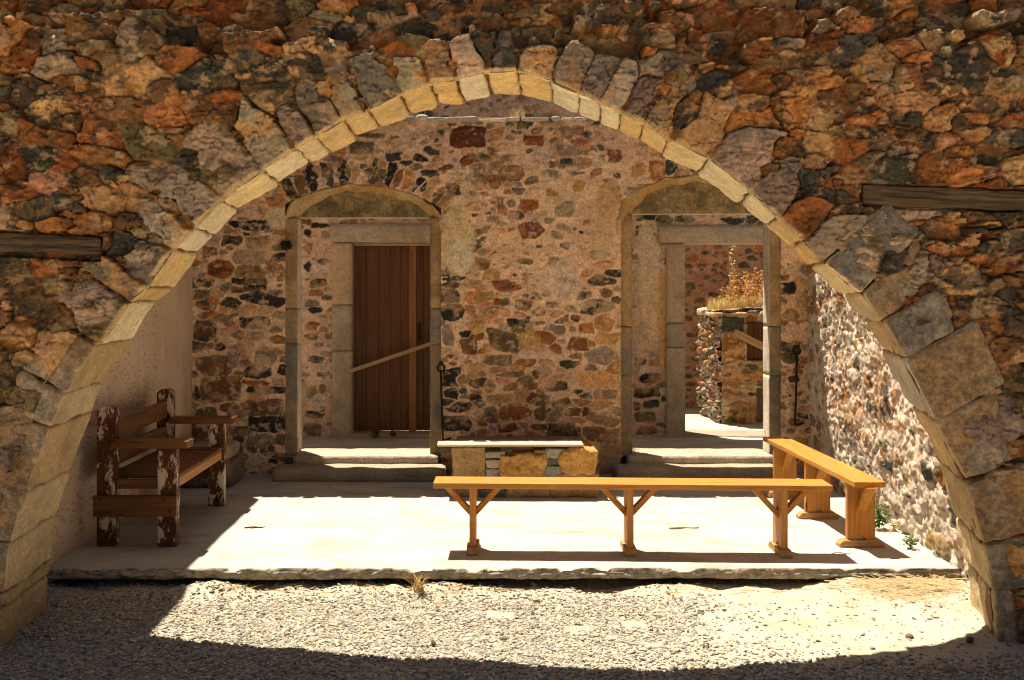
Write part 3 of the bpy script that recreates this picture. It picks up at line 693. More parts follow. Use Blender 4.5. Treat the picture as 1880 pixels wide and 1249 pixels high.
# ragged capping along the top, catching the sun; pale colours imitate the lit edge
xc = -2.7
while xc < bx(1315):
    w = R.uniform(0.05, 0.28); hh = R.uniform(-0.022, 0.02)
    block('cap_stone', rect(xc, xc + w, 3.41, 3.45 + hh), -0.035 - R.uniform(0, 0.05), d, M['block'], wall_b, r=0.022, amp=0.018, col=R.choice([(0.70, 0.63, 0.55), (0.55, 0.49, 0.42), (0.72, 0.66, 0.58), (0.3, 0.28, 0.25)]), seed=int(xc * 50) + 300, step=0.03)
    xc += w + R.uniform(0, 0.02)
MARB = (0.70, 0.61, 0.49)
OCH1, OCH2 = (0.54, 0.35, 0.17), (0.40, 0.28, 0.16)
def surround(x0, x1, xl, xr, lint, top, joints, seed):
    z0 = 0.28
    zs = [z0] + [bz(j) for j in joints] + [bz(lint)]
    for side, (a, b) in enumerate(((x0, xl), (xr, x1))):
        for i in range(len(zs) - 1):
            f = [(OCH2, (0.25, 0.21, 0.17)), ((0.27, 0.235, 0.19), OCH2), (OCH1, (0.40, 0.25, 0.11))][i % 3]
            block('jamb', rect(bx(a), bx(b), zs[i] + 0.002, zs[i + 1] - 0.002), 0.015 + R.uniform(0, 0.012), 0.24, M['jamb'], wall_b, r=0.008, amp=0.006, col=np.array(MARB) * R.uniform(0.92, 1.05), face=f, seed=seed + i + side * 5, step=0.03)
    # lintel, set back under the relieving arch
    block('lintel', rect(bx(x0) - 0.02, bx(x1) + 0.02, bz(lint) + 0.002, bz(top) + 0.06), 0.09, 0.25, M['arch'], wall_b, r=0.008, amp=0.007, col=MARB, face=((0.46, 0.335, 0.16), (0.24, 0.18, 0.08)), seed=seed + 20, step=0.03)
surround(508, 826, 546, 789, 399, 345, [632, 566], 60)
surround(1127, 1445, 1162, 1414, 392, 325, [690, 600], 80)
# plastered splay under each relieving arch
def splay(pts_out, pts_in, name, col):
    n = 90; v = []; 
    for i in range(n + 1):
        t = i / n * (len(pts_out) - 1); k = min(int(t), len(pts_out) - 2); f = t - k
        po = [pts_out[k][j] * (1 - f) + pts_out[k + 1][j] * f for j in (0, 1)]; pi = [pts_in[k][j] * (1 - f) + pts_in[k + 1][j] * f for j in (0, 1)]
        for s in np.linspace(0, 1, 8):
            x = bx(po[0] * (1 - s) + pi[0] * s); z = bz(po[1] * (1 - s) + pi[1] * s)
            v.append((x, 0.008 + 0.10 * s ** 1.2, z))
    v = np.array(v); nn = fbm(v[:, 0] * 9, v[:, 2] * 9, v[:, 1] * 9, oct=4, seed=4)
    v[:, 1] += 0.028 * nn; v[:, 2] += 0.032 * nn; v[:, 0] += 0.03 * fbm(v[:, 0] * 7 + 9, v[:, 2] * 7, oct=4, seed=6)
    idx = np.arange(len(v)).reshape(n + 1, 8)
    f = np.stack([idx[:-1, :-1], idx[1:, :-1], idx[1:, 1:], idx[:-1, 1:]], -1).reshape(-1, 4)
    w = sstep(-0.2, 0.3, fbm(v[:, 0] * 5, v[:, 2] * 5, oct=4, seed=14))[:, None]
    me = npmesh(name, v, f, np.array(col) * (1 - w) + np.array((0.50, 0.30, 0.12)) * w)
    o = link(name, me, M['rubble_pink'], wall_b)
    md = o.modifiers.new('thick', 'SOLIDIFY'); md.thickness = 0.03; md.offset = -1
splay([(512, 425), (514, 402), (530, 374), (580, 347), (640, 336), (700, 340), (760, 356), (792, 376), (814, 402), (818, 425)],
      [(523, 425), (532, 402), (552, 382), (592, 358), (646, 346), (700, 350), (752, 366), (782, 386), (799, 402), (808, 425)], 'arch_plaster', (0.56, 0.40, 0.21))
splay([(1130, 425), (1133, 402), (1140, 368), (1175, 342), (1230, 324), (1290, 317), (1340, 322), (1390, 338), (1428, 368), (1440, 425)],
      [(1140, 425), (1150, 402), (1164, 378), (1192, 354), (1236, 337), (1290, 328), (1336, 333), (1382, 348), (1412, 376), (1430, 425)], 'arch_plaster', (0.56, 0.40, 0.21))

# door steps (each a thing)
STEP = (0.46, 0.39, 0.31)
def step_stone(name, label, x0, x1, z0, z1, y0, y1, seed, col=STEP):
    o = block(name, rect(x0, x1, z0, z1), y0, y1, M['block'], None, r=0.018, amp=0.012, step=0.04, col=col, seed=seed, freq=5)
    return tag(o, label, 'doorstep', 'worn stone doorsteps')
g = lambda px, Y: (px - CX) * Y / F
step_stone('door_step', 'long low stone step in front of the left doorway', g(498, 8.9), g(818, 8.9), 0.10, 0.232, 8.9, 9.22, 201, (0.38, 0.31, 0.235))
step_stone('door_step', 'stone sill of the left doorway, upper of its two steps', bx(540), bx(806), 0.20, 0.305, 9.19, 9.80, 202)
step_stone('door_step', 'long low stone step in front of the right doorway', g(1132, 8.9), g(1440, 8.9), 0.10, 0.235, 8.92, 9.22, 203, (0.38, 0.31, 0.235))
step_stone('door_step', 'stone sill of the right doorway, upper of its two steps', bx(1150), bx(1420), 0.20, 0.305, 9.19, 9.80, 204)

# ================================================================== SECOND WALL, BEYOND THE DOORWAYS
wall_c = tag(empty('stone_wall', (0, XW0, 0)), 'stone wall seen through the doorways, holding the plank door', 'wall')
def xx(px): return (px - CX) * XW0 / F
def xz(py): return CAMZ - (py - CY) * XW0 / F
rb = Rubble(-2.75, 4.1, 0.15, 4.2, 0.012, 131, warp=0.02, warp_f=6)
def in_door2(u, v):
    px = CX + u * F / XW0; py = CY + (CAMZ - v) * F / XW0
    return ((px > 645) & (px < 805) & (py > 448)) | ((px > 1255) & (px < 1470) & (py > 446))
rb.block = in_door2(rb.UU, rb.VV)
FRONT = []
zz(480, 320, 2.153, '''230 205 90 28 dk;185 235 40 40 dk;260 240 50 40 slate;185 290 40 50 dk;245 345 45 30 dk;185 365 40 40 dk;225 430 80 40 dk;210 535 70 30 dk;195 640 60 40 slate;215 470 60 30 rust;215 730 80 40 rust;200 860 60 60 slate;240 850 40 40 brown;210 950 90 30 dk;200 1010 90 60 brown''')
zz(1120, 320, 2.153, '''150 172 110 30 dk;210 178 80 40 dk;130 210 70 20 dk;300 178 90 36 slate;480 180 120 32 dk;160 810 90 52 dk;140 862 110 44 dk;160 910 70 36 dk;105 915 30 36 slate;140 960 90 50 olive;185 708 66 30 grey;180 745 56 30 tano;120 740 50 40 brown;150 1015 90 40 brown;130 290 40 20 rust;560 178 80 40 slate''')
for (cx, cy, w, h, col, rot) in FRONT:
    rb.add(xx(cx), xz(cy), w * 0.5 * XW0 / F, h * 0.5 * XW0 / F, rot, col, lift=0.4)
rb.fill([(900, 0.07, 0.12, 0.35, 0.6, 0.25, PB), (2000, 0.04, 0.065, 0.4, 0.75, 0.25, PB), (2000, 0.022, 0.038, 0.4, 0.8, 0.3, PB)])
rb.finish(relief=0.010, mortar=0.0, mortar_col=(0.60, 0.43, 0.33), dome=0.16, joint=0.2, over=1.02, rough=0.008, mortar_rough=0.014, tilt=0.05, smear=1.2, earth=[((0.60, 0.45, 0.34), 0.1, 0.5, 0.7, 2.5), ((0.60, 0.38, 0.20), 0.1, 0.4, 0.5, 4)])
for a in ((1192, 470, 26, 60, (0.70, 0.56, 0.40)), (1200, 560, 26, 80, (0.72, 0.54, 0.35)), (1215, 600, 8, 120, (0.60, 0.36, 0.16))): plaster_patch(rb, xx, xz, *a)
link('rubble_face', rb.mesh('rubble_face', lambda u, v, h: (u, -h, v), ~in_door2(rb.UU, rb.VV)), M['rubble_pink'], wall_c)
me = boxes_mesh('wall_core', [(-2.75, xx(646), 0.04, 0.45, 0.1, 4.15), (xx(804), xx(1256), 0.04, 0.45, 0.1, 4.15), (xx(1470), 4.1, 0.04, 0.45, 0.1, 4.15), (xx(646), xx(804), 0.04, 0.45, xz(448), 4.15), (xx(1256), xx(1470), 0.04, 0.45, xz(446), 4.15)], (0.42, 0.28, 0.19))
link('wall_core', me, M['rubble_pink'], wall_c)
def frame2(px0, px1, pj0, pj1, ptop, plint, joints, seed):
    zs = [FZ - 0.05] + [xz(j) for j in joints] + [xz(plint)]
    for a, b in ((px0, px1), (pj0, pj1)):
        for i in range(len(zs) - 1):
            block('jamb', rect(xx(a), xx(b), zs[i] + 0.003, zs[i + 1] - 0.003), -0.03 - R.uniform(0, 0.012), 0.42, M['block'], wall_c, r=0.008, amp=0.005, step=0.04,
                  col=[(0.44, 0.36, 0.25), (0.38, 0.32, 0.24), (0.50, 0.37, 0.24)][i % 3], seed=seed + i)
    block('lintel', rect(xx(px0) - 0.02 - (0.06 if px0 > 1000 else 0), xx(pj1) + 0.04, xz(plint) + 0.003, xz(ptop)), -0.035, 0.42, M['block'], wall_c, r=0.008, amp=0.006, step=0.05, col=(0.50, 0.40, 0.30), seed=seed + 9)
frame2(610, 647, 803, 840, 411, 446, [644, 560], 400)
frame2(1222, 1257, 1466, 1500, 414, 447, [638, 593], 420)
block('threshold', rect(xx(606), xx(842), FZ - 0.05, FZ + 0.035), -0.10, 0.42, M['block'], wall_c, r=0.02, amp=0.008, col=(0.36, 0.30, 0.23), seed=440)
block('threshold', rect(xx(1215), xx(1505), FZ - 0.08, FZ + 0.012), -0.05, 0.44, M['block'], wall_c, r=0.02, amp=0.008, col=(0.36, 0.30, 0.23), seed=441)

# plank door
door = tag(empty('wooden_door', (xx(725), XW0 + 0.14, FZ + 0.036)), 'closed brown vertical-plank door in the left doorway', 'door')
ztop = xz(449) - FZ - 0.036
xs = [xx(p) - xx(725) for p in (647, 670, 692, 714, 733, 752, 776, 804)]
for i in range(7):
    if i == 5: pass
    board('plank', M['doorZ'], door, xs[i] + 0.0012, xs[i + 1] - 0.0012, R.uniform(0, 0.003), 0.04, 0.006, ztop - 0.004, 0.004)
board('backing_board', M['doorX'], door, xs[0], xs[-1], 0.041, 0.06, 0.01, ztop - 0.01, 0.002)  # unseen backing added to stop light showing between the planks
board('cover_strip', M['rawZ'], door, xx(750) - xx(725), xx(763) - xx(725), -0.035, 0.001, 0.004, ztop - 0.006, 0.004).data.materials[0] = wood_mat('door_strip_wood', (0.22, 0.085, 0.03), (0.34, 0.15, 0.055), 'Z', knots=False)
board('handle', M['iron'], door, xx(766) - xx(725), xx(772) - xx(725), -0.014, 0.001, xz(632) - FZ, xz(600) - FZ, 0.003)
def slanted(name, label, cat, p0, p1, w, th, mat_c, axis='X'):
    a, b = Vector(p0), Vector(p1); dirv = (b - a); L = dirv.length
    bm = bmesh.new(); add_box(bm, 0, L, -th / 2, th / 2, -w / 2, w / 2, 0.004)
    o = bmobj(name, bm, mat_c, None)
    o.location = a
    o.rotation_euler = dirv.to_track_quat('X', 'Z').to_euler()
    return tag(o, label, cat)
slanted('wooden_bar', 'narrow pale wooden bar fixed slantwise across the brown plank door', 'bar', (xx(641), XW0 - 0.045, xz(682)), (xx(806), XW0 - 0.045, xz(626)), 0.040, 0.025, M['rawX'])

# ================================================================== LAST WALL AND THE STONE HUT
wall_d = tag(empty('stone_wall', (0, LW0, 0)), 'shaded pinkish rubble wall at the very back, behind the stone hut', 'wall')
rb = Rubble(1.6, 6.6, 0.0, 2.56, 0.016, 171, warp=0.02, warp_f=6)
PL = dict(brown=3, slate=3, olive=2, rust=1, tan=1)
rb.fill([(500, 0.06, 0.12, 0.4, 0.7, 0.35, PL), (1500, 0.03, 0.06, 0.4, 0.75, 0.4, PL)])
rb.finish(relief=0.012, mortar=0.0, mortar_col=(0.36, 0.21, 0.14), dome=0.22, joint=0.2, over=1.02, rough=0.01, mortar_rough=0.018, tilt=0.05, smear=0.6)
link('rubble_face', rb.mesh('rubble_face', lambda u, v, h: (u, -h, v)), M['rubble_pink'], wall_d)
link('wall_core', boxes_mesh('wall_core', [(1.6, 6.6, 0.05, 0.5, 0, 2.55)], (0.36, 0.23, 0.16)), M['rubble_pink'], wall_d)

HY = 11.95
hx = lambda px: (px - CX) * HY / F
hz = lambda py: CAMZ - (py - CY) * HY / F
HD = 0.98
hut = tag(empty('stone_hut', (hx(1325), HY, FZ)), 'low stone hut with dry grass growing on its roof, in the back courtyard', 'hut')
HX0, HX1, HH = hx(1325), hx(1560), hz(574)
rb = Rubble(0, HX1 - HX0, -0.1, HH - FZ, 0.010, 191, warp=0.015)
def hutk(u, v):
    px = CX + (u + HX0) * F / HY; py = CY + (CAMZ - (v + FZ)) * F / HY
    return ~(((px > 1371) & (px < 1440) & (py > 592) & (py < 661)) | ((px > 1390) & (px < 1450) & (py > 714) & (py < 775)))
PH = dict(orange=3, tano=4, rust=2, olive=1.5, brown=1.5, tan=2)
for (cx, cy, w, h, col, _) in [(1345, 640, 40, 60, 'tano', 0), (1340, 703, 40, 18, 'orange', 0), (1340, 727, 50, 14, 'orange', 0), (1360, 745, 60, 16, 'tano', 0), (1380, 690, 50, 18, 'tano', 0), (1345, 596, 50, 30, 'olive', 0)]:
    rb.add(hx(cx) - HX0, hz(cy) - FZ, w / 2 * HY / F, h / 2 * HY / F, 0, col, 0.5)
rb.fill([(300, 0.06, 0.11, 0.35, 0.6, 0.12, PH), (900, 0.03, 0.055, 0.4, 0.75, 0.1, PH)])
rb.finish(relief=0.014, mortar=-0.004, mortar_col=(0.50, 0.37, 0.25), dome=0.25, joint=0.2, over=1.03, rough=0.009)
link('front_wall', rb.mesh('front_wall', lambda u, v, h: (u, -h, v), hutk(rb.UU, rb.VV)), M['rubble_pink'], hut)
# flank in the sun, running back to the last wall
rb = Rubble(0, HD, -0.1, HH - FZ, 0.012, 197, warp=0.015)
PSD = dict(pale=4, tan=3, grey=3, pink=1.5, slate=1.2, brown=1, orange=1)
rb.fill([(300, 0.05, 0.10, 0.4, 0.7, 0.1, PSD), (900, 0.025, 0.05, 0.4, 0.8, 0.05, PSD)])
rb.finish(relief=0.05, mortar=-0.03, mortar_col=(0.58, 0.47, 0.36), dome=0.5, joint=0.3, over=1.05, rough=0.018, mortar_rough=0.02, tilt=0.2)
link('side_wall', rb.mesh('side_wall', lambda u, v, h: (-h - 0.05 * u, u, v)), M['rubble_side'], hut)
hb = boxes_mesh('hut_core', [(0.03, hx(1371) - HX0, 0.03, HD - 0.02, -0.1, HH - FZ - 0.02), (hx(1371) - HX0, HX1 - HX0, 0.22, HD - 0.02, -0.1, HH - FZ - 0.02)], (0.30, 0.2, 0.13))
link('hut_core', hb, M['rubble_pink'], hut)
sh = empty('shutter', (hx(1371) - HX0, 0.06, hz(661) - FZ)); sh.parent = hut
for i in range(4): board('shutter_plank', M['doorZ'], sh, i * 0.1 + 0.001, i * 0.1 + 0.098, 0, 0.03, 0, hz(592) - hz(661), 0.003)
for k in range(12):
    block('cap_stone', rect(-0.10 + k * 0.14, 0.03 + k * 0.14, HH - FZ - 0.05, HH - FZ + R.uniform(-0.01, 0.03)), 0.0 - R.uniform(0, 0.03), 0.25, M['block'], hut, r=0.03, amp=0.028, col=R.choice([(0.42, 0.32, 0.22), (0.3, 0.26, 0.2), (0.46, 0.3, 0.16)]), seed=500 + k, step=0.02)
for k in range(6):
    block('cap_stone', rect(-0.06 - R.uniform(0, 0.05), 0.10, HH - FZ - 0.05, HH - FZ + R.uniform(0.0, 0.04)), 0.12 + k * 0.14, 0.25 + k * 0.14, M['block'], hut, r=0.02, amp=0.014, col=(0.52, 0.45, 0.36), seed=520 + k, step=0.03)
# earth roof
n_ = 24
gx, gy = np.meshgrid(np.linspace(-0.08, HX1 - HX0, n_), np.linspace(0.05, HD, n_))
mound = HH - FZ + 0.02 + 0.16 * np.sin(np.clip((gx + 0.08) / 1.1, 0, 1) * math.pi / 2) * (0.3 + 0.7 * np.clip(gy / 0.7, 0, 1)) + 0.03 * fbm(gx * 6, gy * 6, seed=3)
idx = np.arange(n_ * n_).reshape(n_, n_)
link('earth_roof', npmesh('earth_roof', np.stack([gx, gy, mound], -1).reshape(-1, 3), np.stack([idx[:-1, :-1], idx[:-1, 1:], idx[1:, 1:], idx[1:, :-1]], -1).reshape(-1, 4), np.tile((0.42, 0.27, 0.13), (n_ * n_, 1))), M['block'], hut)
slanted('wooden_bar', 'weathered wooden bar slanting over the dark shutter of the stone hut', 'bar', (hx(1346), HY - 0.035, hz(610)), (hx(1430), HY - 0.03, hz(651)), 0.085, 0.03, M['rawX'])

# ================================================================== SIDE WALLS
# left: plastered, tall
NY, NZ = 180, 150
yy = np.linspace(FW1 - 0.06, BW0 + 0.02, NY); zv = np.linspace(0, 3.95, NZ * 2)
YY, ZZ = np.meshgrid(yy, zv)
XX = LX + 0.014 * fbm(YY * 1.4, ZZ * 1.4, oct=4, seed=61) + 0.004 * fbm(YY * 9, ZZ * 9, oct=3, seed=62)
idx = np.arange(YY.size).reshape(YY.shape)
v1 = np.stack([XX, YY, ZZ], -1).reshape(-1, 3)
m, t, b = newmat('pink_plaster'); co = objco(t)
p1 = ramp(t, [(0.3, (0.52, 0.355, 0.235)), (0.52, (0.61, 0.435, 0.305)), (0.75, (0.66, 0.49, 0.36))]); t.links.new(noise(t, co, 2.2, 7, 0.6), p1.inputs[0])
mp = N(t, 'Mapping'); mp.inputs['Scale'].default_value = (1, 2.5, 0.35); t.links.new(co, mp.inputs['Vector'])
st = ramp(t, [(0.56, 0.0), (0.72, 1.0)]); t.links.new(noise(t, mp.outputs[0], 2.5, 5, 0.6), st.inputs[0])
c = mix(t, p1.outputs[0], (0.62, 0.50, 0.40), st.outputs[0])
# pecked key marks: short horizontal nicks
mp = N(t, 'Mapping'); mp.inputs['Scale'].default_value = (1, 9, 40); t.links.new(co, mp.inputs['Vector'])
vo = N(t, 'TexVoronoi', Scale=1.0, Randomness=0.85); t.links.new(mp.outputs[0], vo.inputs['Vector'])
mk = ramp(t, [(0.24, 1.0), (0.36, 0.0)]); t.links.new(vo.outputs['Distance'], mk.inputs[0])
msk = N(t, 'SeparateXYZ'); t.links.new(co, msk.inputs[0])
mr = N(t, 'MapRange'); mr.inputs[1].default_value = 8.6; mr.inputs[2].default_value = 8.2; t.links.new(msk.outputs['Y'], mr.inputs[0])
mul = N(t, 'Math', operation='MULTIPLY'); t.links.new(mk.outputs[0], mul.inputs[0]); t.links.new(mr.outputs[0], mul.inputs[1])
mul2 = N(t, 'Math', operation='MULTIPLY'); mul2.inputs[1].default_value = 0.45; t.links.new(mul.outputs[0], mul2.inputs[0])
c = mix(t, c, (0.25, 0.13, 0.065), mul2.outputs[0])
t.links.new(c, b.inputs['Base Color'])
bump(t, b, [(noise(t, co, 60, 6, 0.7), 0.35, 0.006), (mk.outputs[0], -0.4 if False else 0.3, 0.003)])
M['plaster'] = m
wl = link('plaster_wall', npmesh('plaster_wall', v1, np.stack([idx[:-1, :-1], idx[:-1, 1:], idx[1:, 1:], idx[1:, :-1]], -1).reshape(-1, 4)), m)
md = wl.modifiers.new('thick', 'SOLIDIFY'); md.thickness = 0.5; md.offset = -1
tag(wl, 'tall pinkish plastered wall beside the old armchair bench', 'wall')
# right: very rough rubble in raking sun
rb = Rubble(FW1 - 0.1, BW0 + 0.02, -0.05, 3.3, 0.0105, 231, warp=0.02, warp_f=7)
PR = dict(pale=3.5, tan=3, grey=2.5, pink=2, slate=0.8, brown=0.7, orange=1.0, tano=1.6)
rb.fill([(900, 0.08, 0.13, 0.5, 0.9, 0.12, PR), (3000, 0.035, 0.055, 0.5, 1.0, 0.14, PR), (7000, 0.016, 0.03, 0.5, 1.0, 0.14, PR)])
rb.finish(crack=0.004, relief=0.020, mortar=0.004, mortar_col=(0.74, 0.62, 0.51), dome=0.10, joint=0.2, over=1.0, rough=0.008, mortar_rough=0.022, tilt=0.05, facets=0.15, smear=0.9, earth=[((0.76, 0.64, 0.53), 0.02, 0.25, 0.7, 5)])
rb.h = rb.h + 0.005 * fbm(rb.UU * 55, rb.VV * 45, oct=3, seed=88) + 0.013 * fbm(rb.UU * 12, rb.VV * 9, oct=3, seed=89)
def rplace(u, v, h):
    base = 3.14 - (BW0 - u) * 0.055 + 0.03 * fbm(u * 1.3, v * 1.3, oct=3, seed=77)
    return base - h, u, v
side = link('rubble_wall', rb.mesh('rubble_wall', rplace), M['rubble_side'])
md = side.modifiers.new('thick', 'SOLIDIFY'); md.thickness = 0.35; md.offset = 1
tag(side, 'rough pale rubble wall in raking sunlight beside the bench on the right', 'wall')

# ================================================================== GROUND
def lines(a, b, da, db, step, cstep):
    core = np.arange(a, b + 1e-6, step)
    lo = a - cstep * (1.5 ** np.arange(1, 14) - 1) * 0.5 - step; hi = b + cstep * (1.5 ** np.arange(1, 14) - 1) * 0.5 + step
    return np.concatenate([lo[lo > da][::-1], core, hi[hi < db]])
gx = lines(-2.9, 3.2, -60, 60, 0.022, 0.3); gy = lines(3.9, 6.35, -60, 60, 0.022, 0.3)
GX, GY = np.meshgrid(gx, gy)
def ground_h(x, y):
    x = np.asarray(x, float); y = np.asarray(y, float)
    h = 0.018 * fbm(x * 1.3, y * 1.3, oct=3, seed=301) + 0.010 * fbm(x * 7, y * 7, oct=4, seed=302)
    h = h + 0.06 * np.exp(-((y - 6.07) / 0.10) ** 2) * np.clip(fbm(x * 2.6, y * 3, oct=4, seed=303) + 0.42, 0, 1)
    right = sstep(1.7, 2.9, x) * sstep(4.2, 5.9, y)
    return h + 0.05 * right - 0.012
near = sstep(-6, 0, -np.abs(GX) ) 
GZ = ground_h(GX, GY) * np.clip((9 - np.hypot(GX, GY - 5)) / 3, 0, 1) - 0.02 * np.clip((np.hypot(GX, GY - 5) - 6) / 3, 0, 1)
idx = np.arange(GX.size).reshape(GX.shape)
m, t, b = newmat('sandy_ground'); co = objco(t)
r1 = ramp(t, [(0.3, (0.42, 0.335, 0.235)), (0.5, (0.53, 0.455, 0.355)), (0.7, (0.59, 0.515, 0.415))]); t.links.new(noise(t, co, 3, 8, 0.65), r1.inputs[0])
r2 = ramp(t, [(0.35, 0.7), (0.65, 1.15)]); t.links.new(noise(t, co, 60, 6, 0.75), r2.inputs[0])
c = mix(t, r1.outputs[0], r2.outputs[0], 0.8, 'MULTIPLY')
t.links.new(c, b.inputs['Base Color'])
bump(t, b, [(noise(t, co, 25, 8, 0.7), 0.6, 0.02), (noise(t, co, 140, 5, 0.7), 0.6, 0.006)])
M['sand'] = m
gr = link('ground', npmesh('ground', np.stack([GX, GY, GZ], -1).reshape(-1, 3), np.stack([idx[:-1, :-1], idx[:-1, 1:], idx[1:, 1:], idx[1:, :-1]], -1).reshape(-1, 4)), m)
tag(gr, 'sandy ground before the concrete floor', None, None, 'structure')

# concrete floor slab with a broken front edge
m, t, b = newmat('worn_concrete'); co = objco(t)
r1 = ramp(t, [(0.28, (0.29, 0.255, 0.205)), (0.46, (0.46, 0.425, 0.37)), (0.72, (0.57, 0.54, 0.485))])
mp = N(t, 'Mapping'); mp.inputs['Scale'].default_value = (0.8, 1.6, 1); t.links.new(co, mp.inputs['Vector'])
t.links.new(noise(t, mp.outputs[0], 2.2, 9, 0.66, 0.5), r1.inputs[0])
r2 = ramp(t, [(0.3, 0.72), (0.65, 1.1)]); t.links.new(noise(t, co, 35, 8, 0.8), r2.inputs[0])
c = mix(t, r1.outputs[0], r2.outputs[0], 0.8, 'MULTIPLY')
r3 = ramp(t, [(0.63, 0.0), (0.72, 1.0)]); t.links.new(noise(t, co, 6, 7, 0.75, 1.0), r3.inputs[0])
c = mix(t, c, (0.36, 0.29, 0.21), r3.outputs[0])
vo = N(t, 'TexVoronoi', feature='DISTANCE_TO_EDGE', Scale=0.55); wn = N(t, 'TexNoise', Scale=3.0, Detail=6); t.links.new(co, wn.inputs['Vector'])
wm = N(t, 'VectorMath', operation='SCALE'); wm.inputs['Scale'].default_value = 0.35; t.links.new(wn.outputs['Color'], wm.inputs[0])
wa = N(t, 'VectorMath', operation='ADD'); t.links.new(co, wa.inputs[0]); t.links.new(wm.outputs[0], wa.inputs[1]); t.links.new(wa.outputs[0], vo.inputs['Vector'])
ck = ramp(t, [(0.003, 1.0), (0.008, 0.0)]); t.links.new(vo.outputs['Distance'], ck.inputs[0])
ckm = N(t, 'Math', operation='MULTIPLY'); ckm.inputs[1].default_value = 0.45; t.links.new(ck.outputs[0], ckm.inputs[0])
c = mix(t, c, (0.28, 0.23, 0.17), ckm.outputs[0])
g_ = N(t, 'NewGeometry'); sp_ = N(t, 'SeparateXYZ'); t.links.new(g_.outputs['True Normal'], sp_.inputs[0])
sd = N(t, 'MapRange'); sd.inputs[1].default_value = 0.75; sd.inputs[2].default_value = 0.35; t.links.new(sp_.outputs['Z'], sd.inputs[0])
ec = ramp(t, [(0.35, (0.16, 0.115, 0.06)), (0.52, (0.32, 0.25, 0.155)), (0.66, (0.52, 0.45, 0.34))]); t.links.new(noise(t, co, 22, 8, 0.75), ec.inputs[0])
c = mix(t, c, ec.outputs[0], sd.outputs[0])
t.links.new(c, b.inputs['Base Color'])
bump(t, b, [(noise(t, co, 18, 8, 0.7), 0.35, 0.008), (noise(t, co, 120, 5, 0.7), 0.35, 0.002)])
M['concrete'] = m
sx = np.arange(-2.75, 3.25, 0.018)
edge = PE + 0.012 * fbm(sx * 1.2, sx * 0, oct=3, seed=401) + 0.008 * fbm(sx * 12, sx * 0, oct=4, seed=402)
tt = np.concatenate([np.linspace(0, 0.1, 12), np.linspace(0.1, 1, 90)[1:]])
SX, T = np.meshgrid(sx, tt)
SY = edge[None] + T * (9.32 - edge[None])
SZ = PZ + 0.004 * fbm(SX * 2, SY * 2, oct=3, seed=403) + 0.0015 * fbm(SX * 14, SY * 14, oct=3, seed=404)
crumble = np.clip(fbm(sx * 9, sx * 0 + 3, oct=5, seed=405) + 0.02, 0, 1) * 0.06
SZ = SZ - crumble[None] * np.exp(-((SY - edge[None]) / 0.02) ** 2)
rows = [np.stack([SX, SY, SZ], -1)[::-1]]
for k, s in enumerate(np.linspace(0, 1, 9)[1:]):
    z = PZ - 0.006 - s * 0.066
    y = edge + 0.006 - 0.016 * math.sin(s * math.pi) + 0.030 * fbm(sx * 14, sx * 0 + s * 4, oct=5, seed=407, gain=0.65) + (0.02 if s == 1 else 0)
    rows.append(np.stack([sx, y, np.full_like(sx, z) + 0.006 * fbm(sx * 7, sx * 0 + s, oct=3, seed=408)], -1)[None])
rows.append(np.stack([sx, edge + 0.18, np.full_like(sx, 0.04)], -1)[None]); rows.append(np.stack([sx, edge + 0.19, np.full_like(sx, -0.08)], -1)[None])
Vs = np.concatenate(rows); idx = np.arange(Vs.shape[0] * Vs.shape[1]).reshape(Vs.shape[:2])
fl = link('concrete_floor', npmesh('concrete_floor', Vs.reshape(-1, 3), np.stack([idx[:-1, :-1], idx[1:, :-1], idx[1:, 1:], idx[:-1, 1:]], -1).reshape(-1, 4)[:, ::-1]), m)
tag(fl, 'pale concrete floor slab with a broken front edge', None, None, 'structure')

# inner courts
gx, gy = np.meshgrid(np.linspace(-3.0, 6.6, 260), np.linspace(9.55, 14.0, 130))
slope = FZ - 0.008 + 0.0 * gy
gz = slope + 0.008 * fbm(gx * 2.5, gy * 2.5, oct=4, seed=501)
idx = np.arange(gx.size).reshape(gx.shape)
cf = link('courtyard_floor', npmesh('courtyard_floor', np.stack([gx, gy, gz], -1).reshape(-1, 3), np.stack([idx[:-1, :-1], idx[:-1, 1:], idx[1:, 1:], idx[1:, :-1]], -1).reshape(-1, 4)), M['concrete'])
tag(cf, 'sunlit stone-flagged courtyard floor beyond the doorways', None, None, 'structure')
